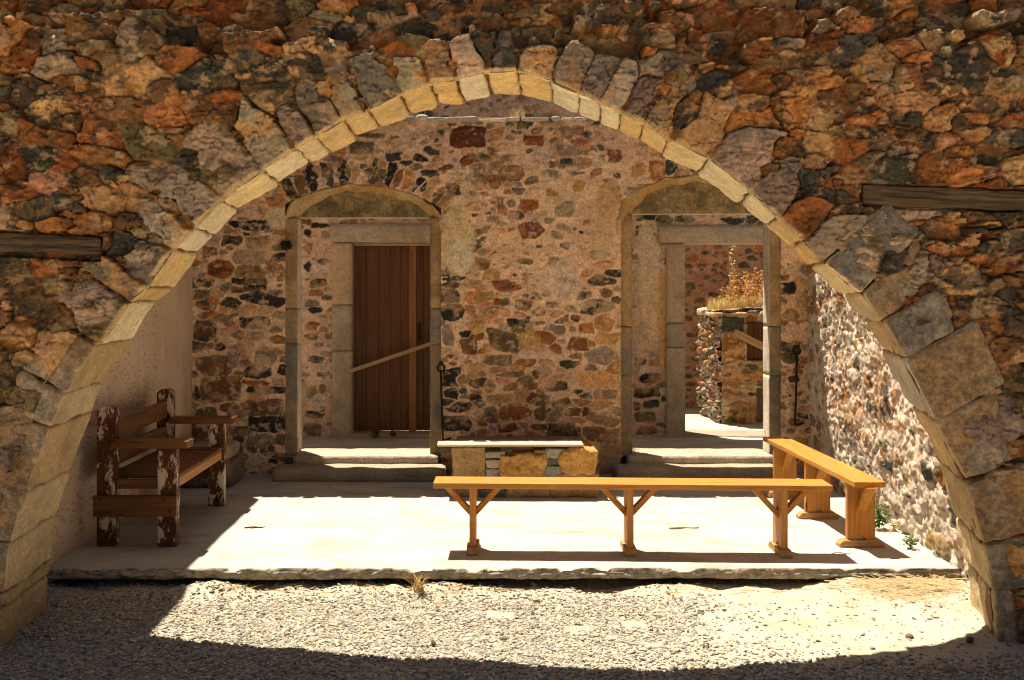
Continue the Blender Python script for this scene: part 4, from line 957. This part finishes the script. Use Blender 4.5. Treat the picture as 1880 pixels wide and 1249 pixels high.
#=====OBJECTS=====
# gravel: loose chips too many to count
def gravel():
    ico = np.array([(0, 0, 1), (0.89, 0, 0.45), (0.28, 0.85, 0.45), (-0.72, 0.53, 0.45), (-0.72, -0.53, 0.45), (0.28, -0.85, 0.45),
                    (0.72, 0.53, -0.45), (-0.28, 0.85, -0.45), (-0.89, 0, -0.45), (-0.28, -0.85, -0.45), (0.72, -0.53, -0.45), (0, 0, -1)])
    fc = np.array([(0,1,2),(0,2,3),(0,3,4),(0,4,5),(0,5,1),(1,6,2),(2,7,3),(3,8,4),(4,9,5),(5,10,1),(6,7,2),(7,8,3),(8,9,4),(9,10,5),(10,6,1),(11,7,6),(11,8,7),(11,9,8),(11,10,9),(11,6,10)])
    rg = np.random.default_rng(5)
    n = 110000
    x = rg.uniform(-2.75, 3.0, n); y = rg.uniform(3.95, 6.2, n)
    dens = 1 - sstep(0.1, 1.8, x + 0.9 * fbm(x * 1.1, y * 1.1, oct=4, seed=601)) * sstep(4.6, 5.05, y) * 0.965
    dens *= 1 - 0.75 * sstep(5.75, 6.0, y + 0.1 * fbm(x * 3, y * 3, oct=3, seed=602)) 
    k = rg.random(n) < dens
    x, y = x[k], y[k]; n = len(x)
    s = 0.0042 + 0.0100 * rg.random(n) ** 2.4
    big = rg.random(n) < 0.006; s[big] *= 1.8
    ax = s[:, None] * np.stack([rg.uniform(0.8, 1.6, n), rg.uniform(0.6, 1.1, n), rg.uniform(0.22, 0.6, n)], 1)
    V = ico[None] * rg.uniform(0.75, 1.25, (n, 12, 1)) * ax[:, None]
    a = rg.uniform(0, 6.28, n); ti = rg.normal(0, 0.35, n)
    c, sn = np.cos(a)[:, None], np.sin(a)[:, None]
    X, Y, Z = V[..., 0], V[..., 1], V[..., 2]
    Z2 = Z * np.cos(ti)[:, None] + X * np.sin(ti)[:, None]; X2 = X * np.cos(ti)[:, None] - Z * np.sin(ti)[:, None]
    P = np.stack([X2 * c - Y * sn + x[:, None], X2 * sn + Y * c + y[:, None], Z2 + (ground_h(x, y) + s * 0.3)[:, None]], -1)
    pal = np.array((1.06, 1.0, 0.90)) * np.array([(0.36, 0.34, 0.31), (0.28, 0.275, 0.265), (0.44, 0.41, 0.36), (0.52, 0.48, 0.42), (0.22, 0.215, 0.21), (0.40, 0.32, 0.24)])
    col = pal[rg.choice(6, n, p=[.3, .22, .2, .1, .1, .08])] * rg.uniform(0.8, 1.2, (n, 1))
    f = (np.arange(n)[:, None, None] * 12 + fc[None]).reshape(-1, 3)
    me = npmesh('gravel', P.reshape(-1, 3), f, np.repeat(col, 12, 0), smooth=False)
    m, t, b = newmat('gravel_stone'); cc = N(t, 'VertexColor', layer_name='Col').outputs[0]
    nn = noise(t, objco(t), 90, 4, 0.7); r = ramp(t, [(0.3, 0.75), (0.7, 1.2)]); t.links.new(nn, r.inputs[0])
    t.links.new(mix(t, cc, r.outputs[0], 0.8, 'MULTIPLY'), b.inputs['Base Color'])
    tag(link('gravel', me, m), 'grey gravel spread over the ground in front of the floor slab', 'gravel', None, 'stuff')
gravel()

# ------------------------------------------------------------------ long benches
def bench(name, loc, rz, L, W, H, legs, label, group, th=0.036, foot=0.30, brace_z=0.175, brace_x=0.18):
    root = tag(empty(name, loc, rz), label, 'bench', group)
    board('seat', M['pineX'], root, 0, L, 0, W, H - th, H, 0.005)
    pw, pt = W * 0.90, 0.040                              # leg panel
    for lx in legs:
        y0 = (W - pw) / 2; y1 = y0 + pw; ym = W / 2; hz0 = 0.045
        bm = bmesh.new()
        pts = [(y0, hz0), (ym - 0.035, hz0), (ym, hz0 + 0.04), (ym + 0.035, hz0), (y1, hz0), (y1, H - th), (y0, H - th)]
        prism(bm, pts, lx - pt / 2, lx + pt / 2, 'x')
        bmesh.ops.bevel(bm, geom=bm.edges[:], offset=0.002, segments=1, affect='EDGES')
        bmobj('leg', bm, M['pineZ'], root)
        bm = bmesh.new()
        e0, e1 = W / 2 - foot / 2, W / 2 + foot / 2
        prism(bm, [(e0, 0), (e1, 0), (e1, 0.022), (e1 - 0.03, hz0 + 0.003), (e0 + 0.03, hz0 + 0.003), (e0, 0.022)], lx - 0.038, lx + 0.038, 'x')
        bmesh.ops.bevel(bm, geom=bm.edges[:], offset=0.003, segments=1, affect='EDGES')
        bmobj('foot', bm, M['footY'], root)
        for sg in (-1, 1):
            a = Vector((lx + sg * pt / 2, W / 2, H - th - brace_z - 0.02)); b = Vector((lx + sg * (brace_x + 0.02), W / 2, H - th))
            dx, dz = b.x - a.x, b.z - a.z; L2 = math.hypot(dx, dz); w = 0.034
            bm = bmesh.new()
            ux = dx / L2; off = w / ux if False else w * L2 / abs(dz)
            # parallelogram with plumb and level cuts
            pts = [(a.x, a.z), (a.x, a.z + w * L2 / abs(dx)), (b.x - sg * w * L2 / abs(dz), b.z), (b.x, b.z)]
            prism(bm, [(p[0], p[1]) for p in pts], W / 2 - 0.03, W / 2 + 0.03, 'y')
            bmesh.ops.bevel(bm, geom=bm.edges[:], offset=0.002, segments=1, affect='EDGES')
            bmobj('brace', bm, M['pineX'], root)
    return root
M['footY'] = wood_mat('worn_bench_foot', (0.34, 0.17, 0.06), (0.50, 0.28, 0.12), 'Y', knots=False, rough=0.7)
p0 = U(795, 887, 6.43); p1 = U(1530, 892, 6.335)
rz = math.atan2(p1[1] - p0[1], p1[0] - p0[0]); Lb = math.hypot(p1[0] - p0[0], p1[1] - p0[1])
BH = 0.46
bench('long_bench', (p0[0], p0[1], PZ), rz, Lb, 0.235, BH, [0.255, 1.27, 2.25], 'varnished pine plank bench standing side-on near the front edge of the floor', 'plain pine plank benches')
# second bench runs away from the viewer: local x along world y
b2 = bench('long_bench', (2.675, 6.46, PZ), math.radians(90), 2.06, 0.205, BH, [0.17, 1.0, 1.78], 'varnished pine plank bench running end-on along the pale rubble wall', 'plain pine plank benches')

# ------------------------------------------------------------------ old armchair bench
def paint_mat(name, base, axis, seed):
    m, t, b = newmat(name); b.inputs['Roughness'].default_value = 0.6
    co = objco(t)
    mp = N(t, 'Mapping'); sc = [12, 12, 12]; sc['XYZ'.index(axis)] = 6
    mp.inputs['Scale'].default_value = sc; mp.inputs['Location'].default_value = (seed, seed * 2.1, seed * 0.7); t.links.new(co, mp.inputs['Vector'])
    g = noise(t, co, 22, 5, 0.7)
    wd = ramp(t, [(0.35, base), (0.65, tuple(x * 1.9 for x in base))]); t.links.new(g, wd.inputs[0])
    n = noise(t, mp.outputs[0], 0.85, 12, 0.74, 0.35)
    red = ramp(t, [(0.515, 0.0), (0.525, 1.0)]); t.links.new(n, red.inputs[0])
    wh = ramp(t, [(0.53, 0.0), (0.54, 1.0)]); t.links.new(n, wh.inputs[0])
    c = mix(t, wd.outputs[0], (0.22, 0.035, 0.025), red.outputs[0])
    c = mix(t, c, (0.58, 0.46, 0.34), wh.outputs[0])
    t.links.new(c, b.inputs['Base Color'])
    bump(t, b, [(wh.outputs[0], 0.6, 0.004), (g, 0.3, 0.004)])
    return m
M['peel'] = paint_mat('peeling_post', (0.055, 0.018, 0.007), 'Z', 2.9)
settle = tag(empty('armchair_bench', (LX + 0.12, 6.62, PZ)), 'old dark wooden armchair bench with peeling white paint on its posts', 'bench')
SW, SL = 0.53, 1.34                                       # depth in x, length in y
PXW, PYW = 0.125, 0.085
def post(x0, y0, h, round_top):
    bm = bmesh.new(); x1 = x0 + PXW
    pts = [(x0, 0), (x1, 0)]
    if round_top:
        r = PXW / 2
        pts += [(x0 + r + r * math.cos(a), h - r * 0.8 + r * 0.8 * math.sin(a)) for a in np.linspace(0.0, math.pi, 11)]
    else: pts += [(x1, h), (x0, h)]
    prism(bm, pts, y0, y0 + PYW, 'y')
    bmesh.ops.bevel(bm, geom=[e for e in bm.edges if e.calc_length() > 0.06], offset=0.006, segments=2, affect='EDGES')
    return bmobj('post', bm, M['peel'], settle)
for y in (0.0, SL - PYW):
    post(0, y, 0.93, True); post(SW - PXW, y, 0.655, False)
    board('armrest', M['darkX'], settle, PXW - 0.02, SW + 0.085, y - 0.035, y + PYW + 0.03, 0.656, 0.705, 0.006)
    board('side_rail', M['darkX'], settle, PXW, SW - PXW, y + 0.02, y + 0.065, 0.38, 0.44, 0.004)
board('stretcher', M['darkX'], settle, -0.012, SW + 0.012, -0.033, -0.001, 0.205, 0.345, 0.005)
board('stretcher', M['darkX'], settle, -0.012, SW + 0.012, SL + 0.001, SL + 0.033, 0.205, 0.345, 0.005)
for (x, z) in ((0.04, 0.32), (0.09, 0.235), (0.46, 0.32), (0.50, 0.24)):
    bm = bmesh.new(); bmesh.ops.create_cone(bm, cap_ends=True, segments=10, radius1=0.008, radius2=0.006, depth=0.008, matrix=Matrix.Translation((x, -0.036, z)) @ Matrix.Rotation(math.pi / 2, 4, 'X'))
    bmobj('bolt', bm, M['iron'], settle)
M['railY'] = wood_mat('worn_orange_rail', (0.30, 0.13, 0.04), (0.46, 0.22, 0.08), 'Y', rough=0.5)
board('front_rail', M['railY'], settle, SW - 0.055, SW - 0.015, PYW, SL - PYW, 0.375, 0.436, 0.004)
board('back_rail', M['darkY'], settle, 0.03, 0.07, PYW, SL - PYW, 0.375, 0.436, 0.004)
yb = PYW + 0.004; k = 0
while yb < SL - PYW - 0.05:
    w = min(0.142, SL - PYW - yb - 0.004)
    board('seat_slat', M['darkX'], settle, 0.035, SW - 0.012, yb, yb + w, 0.4365 + R.uniform(0, 0.002), 0.464 + R.uniform(-0.004, 0.008), 0.006)
    yb += w + 0.010
for z0, z1 in ((0.70, 0.835), (0.515, 0.64)):
    board('back_board', M['darkY'], settle, 0.045, 0.085, PYW - 0.002, SL - PYW + 0.002, z0, z1, 0.005)

# ------------------------------------------------------------------ stone bench with its loose plank top
PY0 = 8.22
def sx_(px): return (px - CX) * PY0 / F
def sz_(py): return CAMZ - (py - CY) * PY0 / F
sb = tag(empty('stone_bench', (sx_(965), PY0, PZ)), 'low masonry bench of big orange stones against the wall between the doorways', 'bench')
def pl(x0, x1, y0, y1, col, seed, amp=0.02, r=0.035, d0=0.0):
    q = [(sx_(x0) - sx_(965), sz_(y1) - PZ), (sx_(x1) - sx_(965), sz_(y1) - PZ), (sx_(x1) - sx_(965), sz_(y0) - PZ), (sx_(x0) - sx_(965), sz_(y0) - PZ)]
    q = [(a + R.uniform(-0.012, 0.012), b + R.uniform(-0.008, 0.008)) for a, b in q]
    block('bench_stone', q, d0, 0.5, M['rubble_pink'], sb, r=r * 0.45, amp=amp * 1.5, step=0.012, nmax=44, col=col, seed=seed, freq=13)
OR = (0.52, 0.27, 0.085)
pl(831, 892, 822, 880, (0.36, 0.22, 0.10), 1, 0.016, 0.015); pl(831, 880, 880, 915, (0.30, 0.2, 0.1), 2)
pl(893, 927, 830, 843, (0.36, 0.33, 0.26), 3, 0.008, 0.015); pl(894, 925, 845, 859, (0.46, 0.34, 0.22), 4, 0.008, 0.015); pl(893, 918, 861, 880, (0.30, 0.29, 0.26), 5, 0.008, 0.015)
pl(922, 1000, 833, 886, OR, 6, 0.04, 0.05, -0.03); pl(980, 1006, 826, 846, (0.34, 0.2, 0.1), 12, 0.012, 0.02)
pl(1004, 1040, 826, 842, (0.40, 0.36, 0.28), 7, 0.012, 0.02); pl(1003, 1029, 842, 854, (0.11, 0.12, 0.1), 8, 0.01, 0.015); pl(1001, 1031, 855, 880, (0.30, 0.30, 0.26), 9, 0.01, 0.02)
pl(1031, 1095, 824, 870, OR, 10, 0.03, 0.06, -0.03); pl(1010, 1098, 871, 914, (0.40, 0.23, 0.1), 11, 0.02, 0.03)
pl(880, 930, 884, 915, (0.12, 0.12, 0.1), 13); pl(931, 1012, 887, 915, (0.42, 0.29, 0.15), 14)
cm = boxes_mesh('core', [(sx_(835) - sx_(965), sx_(1093) - sx_(965), 0.04, BW0 - PY0 - 0.05, 0.0, 0.36)], (0.36, 0.24, 0.14)); link('core', cm, M['block'], sb)
pk = board('loose_plank', M['paleX'], None, 0, sx_(1071) - sx_(803), 0, 0.235, 0, 0.018, 0.003)
pk.location = (sx_(803), PY0 - 0.03, 0.545); tag(pk, 'pale weathered plank laid on top of the masonry bench', 'plank')
for px in (818, 930, 1058):
    o = board('wood_block', M['oldX'], None, -0.05, 0.05, 0, 0.16, 0, 0.545 - 0.486, 0.003); o.location = (sx_(px), PY0 + 0.02, 0.4855)
    tag(o, {818: 'small wooden packing block under the left end of the loose plank', 930: 'small wooden packing block under the middle of the loose plank', 1058: 'small wooden packing block under the right end of the loose plank'}[px], 'block', 'packing blocks under the loose plank')

# pale blocks in the corner behind the armchair bench
o = block('stone_block', rect(-2.58, -2.09, PZ, 0.34), 8.6, 9.1, M['block'], None, r=0.05, amp=0.035, col=(0.20, 0.16, 0.12), seed=701); tag(o, 'grey stone block on the floor in the corner behind the armchair bench', 'stone block')
o = block('stone_block', rect(-2.54, -2.13, 0.345, 0.47), 8.66, 9.05, M['block'], None, r=0.04, amp=0.03, col=(0.44, 0.35, 0.27), seed=702); tag(o, 'pale stone slab lying on the grey block behind the armchair bench', 'stone block')

# ------------------------------------------------------------------ iron hold-open bars on the door wall
def tube(bm, pts, rad, n=8):
    rings = []
    for i, p in enumerate(pts):
        a = Vector(pts[max(i - 1, 0)]); b = Vector(pts[min(i + 1, len(pts) - 1)]); tdir = (b - a).normalized()
        u = tdir.orthogonal().normalized() if i == 0 else (u - tdir * u.dot(tdir)).normalized()
        w = tdir.cross(u)
        rr = rad[i] if hasattr(rad, '__len__') else rad
        rings.append([bm.verts.new(Vector(p) + (u * math.cos(k * 2 * math.pi / n) + w * math.sin(k * 2 * math.pi / n)) * rr) for k in range(n)])
    for r0, r1 in zip(rings[:-1], rings[1:]):
        for k in range(n): bm.faces.new((r0[k], r0[(k + 1) % n], r1[(k + 1) % n], r1[k]))
    bm.faces.new(rings[0][::-1]); bm.faces.new(rings[-1])
def iron_bar(px0, py0, px1, py1, label):
    x0, z0 = bx(px0), bz(py0); x1, z1 = bx(px1), bz(py1)
    root = tag(empty('iron_bar', (x0, BW0 - 0.055, z1)), label, 'iron bar', 'iron hold-open bars beside the doorways')
    bm = bmesh.new(); H_ = z0 - z1
    tube(bm, [(x1 - x0, 0.0, 0), (x1 - x0, -0.004, 0.03), ((x1 - x0) * .5, -0.012, H_ * 0.5), (0, 0.0, H_ - 0.03)], 0.010)
    tube(bm, [(x1 - x0, -0.0, 0.0), (x1 - x0 + 0.04, -0.01, 0.0), (x1 - x0 + 0.075, -0.02, 0.02)], [0.013, 0.012, 0.009])
    bmobj('rod', bm, M['iron'], root, True)
    bm = bmesh.new()
    tube(bm, [(0.032 * math.cos(a), 0.004 * math.sin(3 * a), H_ + 0.032 * math.sin(a)) for a in np.linspace(-math.pi / 2, 1.49 * math.pi, 18)], 0.011)
    bmobj('ring', bm, M['iron'], root, True)
    bm = bmesh.new(); tube(bm, [(-0.01, 0.10, H_ + 0.045), (0, 0.02, H_ + 0.04), (0.01, -0.025, H_ + 0.035), (0.012, -0.03, H_ + 0.06)], 0.011)
    bmobj('wall_hook', bm, M['iron'], root, True)
iron_bar(810, 675, 813, 806, 'dark iron bar hanging from a ring to the right of the left doorway')
iron_bar(1459, 644, 1456, 778, 'dark iron bar hanging from a ring near the pale rubble wall')

# ------------------------------------------------------------------ plants
M['dry'] = foliage_mat('dry_grass', (0.50, 0.34, 0.12), (0.66, 0.48, 0.22), 0.3)
M['dryor'] = foliage_mat('dry_orange_grass', (0.42, 0.19, 0.05), (0.58, 0.30, 0.09), 0.3)
M['green'] = foliage_mat('green_leaf', (0.06, 0.11, 0.02), (0.13, 0.19, 0.04), 0.35)
M['dgreen'] = foliage_mat('dark_green_leaf', (0.025, 0.04, 0.012), (0.05, 0.075, 0.02), 0.2)
M['straw'] = plain_mat('straw', (0.58, 0.44, 0.25), 0.8, 0.3, 30)
M['redleaf'] = plain_mat('fallen_leaf', (0.34, 0.13, 0.06), 0.8, 0.5, 18)
def blades(v, f, base, n, h0, h1, spread, w, lean=0.5, rg=R):
    for _ in range(n):
        a = rg.uniform(0, 6.283); r0 = spread * math.sqrt(rg.random()); h = rg.uniform(h0, h1); la = rg.uniform(0, 6.283); le = rg.uniform(0.1, lean) * h
        x, y = base[0] + r0 * math.cos(a), base[1] + r0 * math.sin(a)
        wx, wy = math.cos(la + 1.57) * w / 2, math.sin(la + 1.57) * w / 2
        o = len(v); S = 4
        for i in range(S + 1):
            s = i / S; k = 1 - s * 0.9
            cx_, cy_, cz_ = x + math.cos(la) * le * s * s, y + math.sin(la) * le * s * s, base[2] + h * (s - 0.25 * s * s * lean)
            v.append((cx_ - wx * k, cy_ - wy * k, cz_)); v.append((cx_ + wx * k, cy_ + wy * k, cz_))
        for i in range(S): f.append((o + 2 * i, o + 2 * i + 1, o + 2 * i + 3, o + 2 * i + 2))
def leaves(v, f, cen, n, rad, size, rg=R, flat=1.0):
    for _ in range(n):
        d_ = Vector((rg.gauss(0, 1), rg.gauss(0, 1), rg.gauss(0, 1) * flat)).normalized() * rad * rg.random() ** 0.5
        c_ = Vector(cen) + d_; q = Vector((rg.gauss(0, 1), rg.gauss(0, 1), rg.gauss(0, 0.6))).normalized(); p_ = q.orthogonal().normalized()
        s = size * rg.uniform(0.6, 1.3); o = len(v)
        for pt in (c_ - q * s, c_ + p_ * s * 0.5, c_ + q * s, c_ - p_ * s * 0.5): v.append(tuple(pt))
        f.append((o, o + 1, o + 2, o + 3))
def plant(name, label, cat, mat, v, f, kind=None, group=None):
    me = npmesh(name, v, f, smooth=False); return tag(link(name, me, mat), label, cat, group, kind)
# dry grass on the hut roof
v, f = [], []
for _ in range(420):
    x = HX0 + R.uniform(-0.05, 1.3); y = HY + R.uniform(0.02, 0.8)
    blades(v, f, (x, y, HH + 0.10 * min(1, (x - HX0 + .1)) + 0.02), 5, 0.06, 0.20, 0.03, 0.007, 0.8)
plant('dry_grass', 'short straw-coloured dry grass covering the hut roof', 'grass', M['dry'], v, f, 'stuff')
v, f = [], []
for _ in range(75):
    x = HX0 + 0.15 + abs(R.gauss(0.25, 0.33)); y = HY + R.uniform(0.15, 0.7); hh = R.uniform(0.18, 0.5) * (1.0 if x > HX0 + 0.1 else 0.6)
    z = HH + 0.1; la = R.uniform(0, 6.28); o = len(v)
    blades(v, f, (x, y, z), 1, hh, hh + 0.02, 0.001, 0.008, 0.35)
    for s in np.linspace(0.35, 1.0, 7):
        leaves(v, f, (x + R.gauss(0, 0.02), y + R.gauss(0, 0.02), z + hh * s * 0.85), 4, 0.035, 0.016)
plant('dry_plants', 'orange dry stalks standing up out of the hut roof grass', 'plants', M['dryor'], v, f, 'stuff')
v, f = [], []
x, y, z = hx(1352) + 0.02, HY + 0.3, HH + 0.1
for k in range(5): blades(v, f, (x, y, z), 1, 0.70, 0.84, 0.02, 0.008, 0.16)
for s in np.linspace(0.4, 1, 16): leaves(v, f, (x + R.gauss(0, 0.025), y, z + 0.76 * s), 5, 0.045 * (1.3 - s), 0.018)
plant('dry_stalk', 'tallest dry seed stalk rising above the hut roof', 'plant', M['dry'], v, f)
# weeds
def tuft(label, p, n, h, spread, mat, w=0.006, name='grass_tuft'):
    v, f = [], []; blades(v, f, p, n, h * 0.45, h, spread, w, 1.0); return plant(name, label, 'grass tuft', M[mat], v, f)
def on_g(px, py, dz=0.0):
    p = G(px, py, 0.0); z = float(ground_h(p[0], p[1])); p = G(px, py, z); return (p[0], p[1], z - 0.004 + dz)
tuft('pale dry grass tuft at the slab edge, nearest the middle of the floor', on_g(768, 1084), 60, 0.15, 0.035, 'dry')
tuft('thin dry grass tuft at the slab edge left of centre', on_g(735, 1072), 24, 0.13, 0.05, 'dry')
tuft('small green and straw tuft at the slab edge in front of the side-on bench', on_g(1218, 1070), 34, 0.11, 0.05, 'green', 0.005)
tuft('small grass sprig at the slab edge below the right leg of the side-on bench', on_g(1448, 1062), 16, 0.13, 0.02, 'green', 0.005)
tuft('wispy dry tuft at the slab edge inside the shadow boundary on the left', on_g(398, 1072), 24, 0.09, 0.06, 'dry', 0.005)
tuft('dark grass tuft at the left end of the slab edge', on_g(150, 1070), 70, 0.10, 0.10, 'dgreen', 0.007)
tuft('small dry grass tuft on the sill of the left doorway', (xx(660), 9.95, FZ), 30, 0.08, 0.04, 'dry', 0.004)
tuft('thin dry stalks beside the left jamb of the right doorway', (bx(1166), 9.3, 0.30), 9, 0.34, 0.03, 'dry', 0.005)
tuft('dry stalks at the foot of the hut wall', (hx(1375), HY - 0.08, 0.25), 22, 0.42, 0.05, 'dry', 0.006)
def leafy(label, p, n, rad, size, mat, flat=0.8):
    v, f = [], []; leaves(v, f, p, n, rad, size, flat=flat)
    for k in range(6): blades(v, f, (p[0], p[1], p[2] - rad), 1, rad, rad * 1.8, 0.01, 0.005, 0.6)
    return plant('small_weed', label, 'weed', M[mat], v, f)
def on_p(px, py, dz): p = G(px, py, PZ); return (p[0], p[1], PZ + dz)
p = on_p(1613, 972, 0.10); leafy('green leafy weed at the foot of the pale rubble wall behind the end-on bench', p, 120, 0.085, 0.022, 'green', 1.2)
p = on_p(1671, 1008, 0.045); leafy('small pale-green weed at the foot of the pale rubble wall near the slab corner', p, 90, 0.05, 0.013, 'green')
p = on_p(1640, 975, 0.04); leafy('yellowish sprig at the foot of the pale rubble wall between two green weeds', p, 40, 0.04, 0.014, 'dry')
leafy('dark bushy weed growing from the wall joint left of the left doorway', (bx(527), BW0 - 0.05, bz(450)), 160, 0.055, 0.018, 'dgreen')
leafy('tiny bright green weed high on the wall under the big arch', (bx(811), BW0 - 0.03, bz(246)), 50, 0.035, 0.012, 'green')
leafy('dark weed on the threshold of the plank door', (xx(692), XW0 - 0.14, FZ + 0.06), 70, 0.05, 0.016, 'dgreen')
leafy('smaller dark weed on the threshold of the plank door', (xx(724), XW0 - 0.14, FZ + 0.05), 50, 0.04, 0.014, 'dgreen')
leafy('green weed at the foot of the hut wall', (hx(1340), HY - 0.06, 0.30), 60, 0.05, 0.016, 'green')
v, f = [], []; blades(v, f, (bx(952), BW0 + 0.05, 3.45), 30, 0.06, 0.12, 0.08, 0.006, 0.6)
plant('grass_tuft', 'dry grass tuft on top of the wall under the crown of the arch', 'grass tuft', M['dry'], v, f)
# straw and fallen leaves by the right pier
v, f = [], []
for _ in range(800):
    q = (R.gauss(1672, 42), R.gauss(1070, 15)); 
    if q[1] < 1045: continue
    p = on_g(min(q[0], 1765), q[1], 0.008 + 0.03 * R.random()); a = R.gauss(-0.5, 0.55); L_ = R.uniform(0.06, 0.28); dz = R.gauss(0, 0.015)
    dx, dy = math.cos(a) * L_ / 2, math.sin(a) * L_ / 2; o = len(v); w = 0.0038
    v += [(p[0] - dx, p[1] - dy, p[2] - dz), (p[0] - dx, p[1] - dy + w, p[2] - dz + w), (p[0] + dx, p[1] + dy + w, p[2] + dz + w), (p[0] + dx, p[1] + dy, p[2] + dz)]
    f.append((o, o + 1, o + 2, o + 3))
plant('straw', 'loose straw heaped at the right end of the slab edge', 'straw', M['straw'], v, f, 'stuff')
v, f = [], []
for _ in range(170):
    p = on_g(R.gauss(1695, 40), R.gauss(1056, 8), 0.015); leaves(v, f, p, 1, 0.02, 0.018, flat=0.3)
for _ in range(60):
    p = on_g(R.uniform(500, 1650), R.gauss(1076, 6), 0.008); leaves(v, f, p, 1, 0.02, 0.011, flat=0.3)
plant('fallen_leaves', 'reddish-brown fallen leaves scattered below the slab edge', 'leaves', M['redleaf'], v, f, 'stuff')
v, f = [], []
for _ in range(150):
    px = R.uniform(330, 1700); p = on_g(px, R.gauss(1071, 5)); hh = R.uniform(0.02, 0.07) * (1.6 if R.random() < 0.15 else 1)
    blades(v, f, p, R.randint(2, 6), hh * 0.5, hh, 0.02, 0.005, 1.6)
for _ in range(90):                                      # dead stems lying about
    p = on_g(R.uniform(380, 1700), R.gauss(1080, 9), 0.006); a = R.uniform(0, 6.28); L_ = R.uniform(0.03, 0.14); o_ = len(v); dx, dy = math.cos(a) * L_, math.sin(a) * L_ * 0.5
    v += [(p[0], p[1], p[2]), (p[0], p[1] + 0.004, p[2] + 0.004), (p[0] + dx, p[1] + dy + 0.003, p[2] + 0.012), (p[0] + dx, p[1] + dy, p[2] + 0.008)]; f.append((o_, o_ + 1, o_ + 2, o_ + 3))
plant('edge_grass', 'sparse dry grass and dead stems along the foot of the slab edge', 'grass', M['dry'], v, f, 'stuff')
# flat stones and lone pebbles on the sand
def flat_stone(px, py, w, label, col, hgt=0.012):
    p = on_g(px, py); q = rect(p[0] - w / 2, p[0] + w / 2, p[2] - 0.01, p[2] + hgt)
    o = block('flat_stone', q, p[1] - w * 0.42, p[1] + w * 0.42, M['block'], None, r=min(0.02, hgt), amp=0.012, col=col, seed=int(px), step=0.012, freq=12)
    return tag(o, label, 'stone')
flat_stone(920, 1131, 0.15, 'pale flat stone sunk in the ground, nearest the slab', (0.58, 0.5, 0.4))
flat_stone(1060, 1160, 0.16, 'pale flat stone in the ground near the shadow edge, largest there', (0.58, 0.5, 0.4))
flat_stone(1165, 1150, 0.13, 'pale flat stone right of the largest one', (0.56, 0.49, 0.4))
flat_stone(1200, 1185, 0.10, 'small flat pale stone touching the foreground shadow', (0.56, 0.49, 0.4))
flat_stone(926, 1176, 0.045, 'dark single pebble on the sunlit gravel', (0.22, 0.2, 0.17), 0.025)
flat_stone(1780, 1176, 0.035, 'dark pebble at the foot of the right pier', (0.15, 0.12, 0.1), 0.022)
flat_stone(1670, 1170, 0.035, 'brown pebble on the sand left of the right pier', (0.3, 0.2, 0.15), 0.02)
flat_stone(1745, 1232, 0.06, 'loose pinkish stone in the foreground shadow on the right', (0.42, 0.32, 0.25), 0.03)
# twigs on the slab
def twig(px0, px1, py, label, col, th=0.007):
    a = G(px0, py, PZ + 0.008); b = G(px1, py - 2, PZ + 0.008); bm = bmesh.new()
    pts = [(a[0] * (1 - s) + b[0] * s, a[1] * (1 - s) + b[1] * s + 0.012 * math.sin(s * 9 + px0), PZ + 0.007 + 0.004 * math.sin(s * 7)) for s in np.linspace(0, 1, 9)]
    tube(bm, pts, [th * (0.6 + 0.4 * math.sin(math.pi * i / 8 + 0.3)) for i in range(9)], 6)
    return tag(bmobj('twig', bm, col, None, True), label, 'twig')
twig(449, 487, 969, 'dark twig on the sunlit floor near the armchair bench', M['oldX'])
twig(1228, 1283, 970, 'brown twig on the sunlit floor behind the side-on bench', M['rawX'], 0.009)
twig(1525, 1568, 1016, 'thin twig on the floor between the two pine benches', M['rawX'], 0.003)
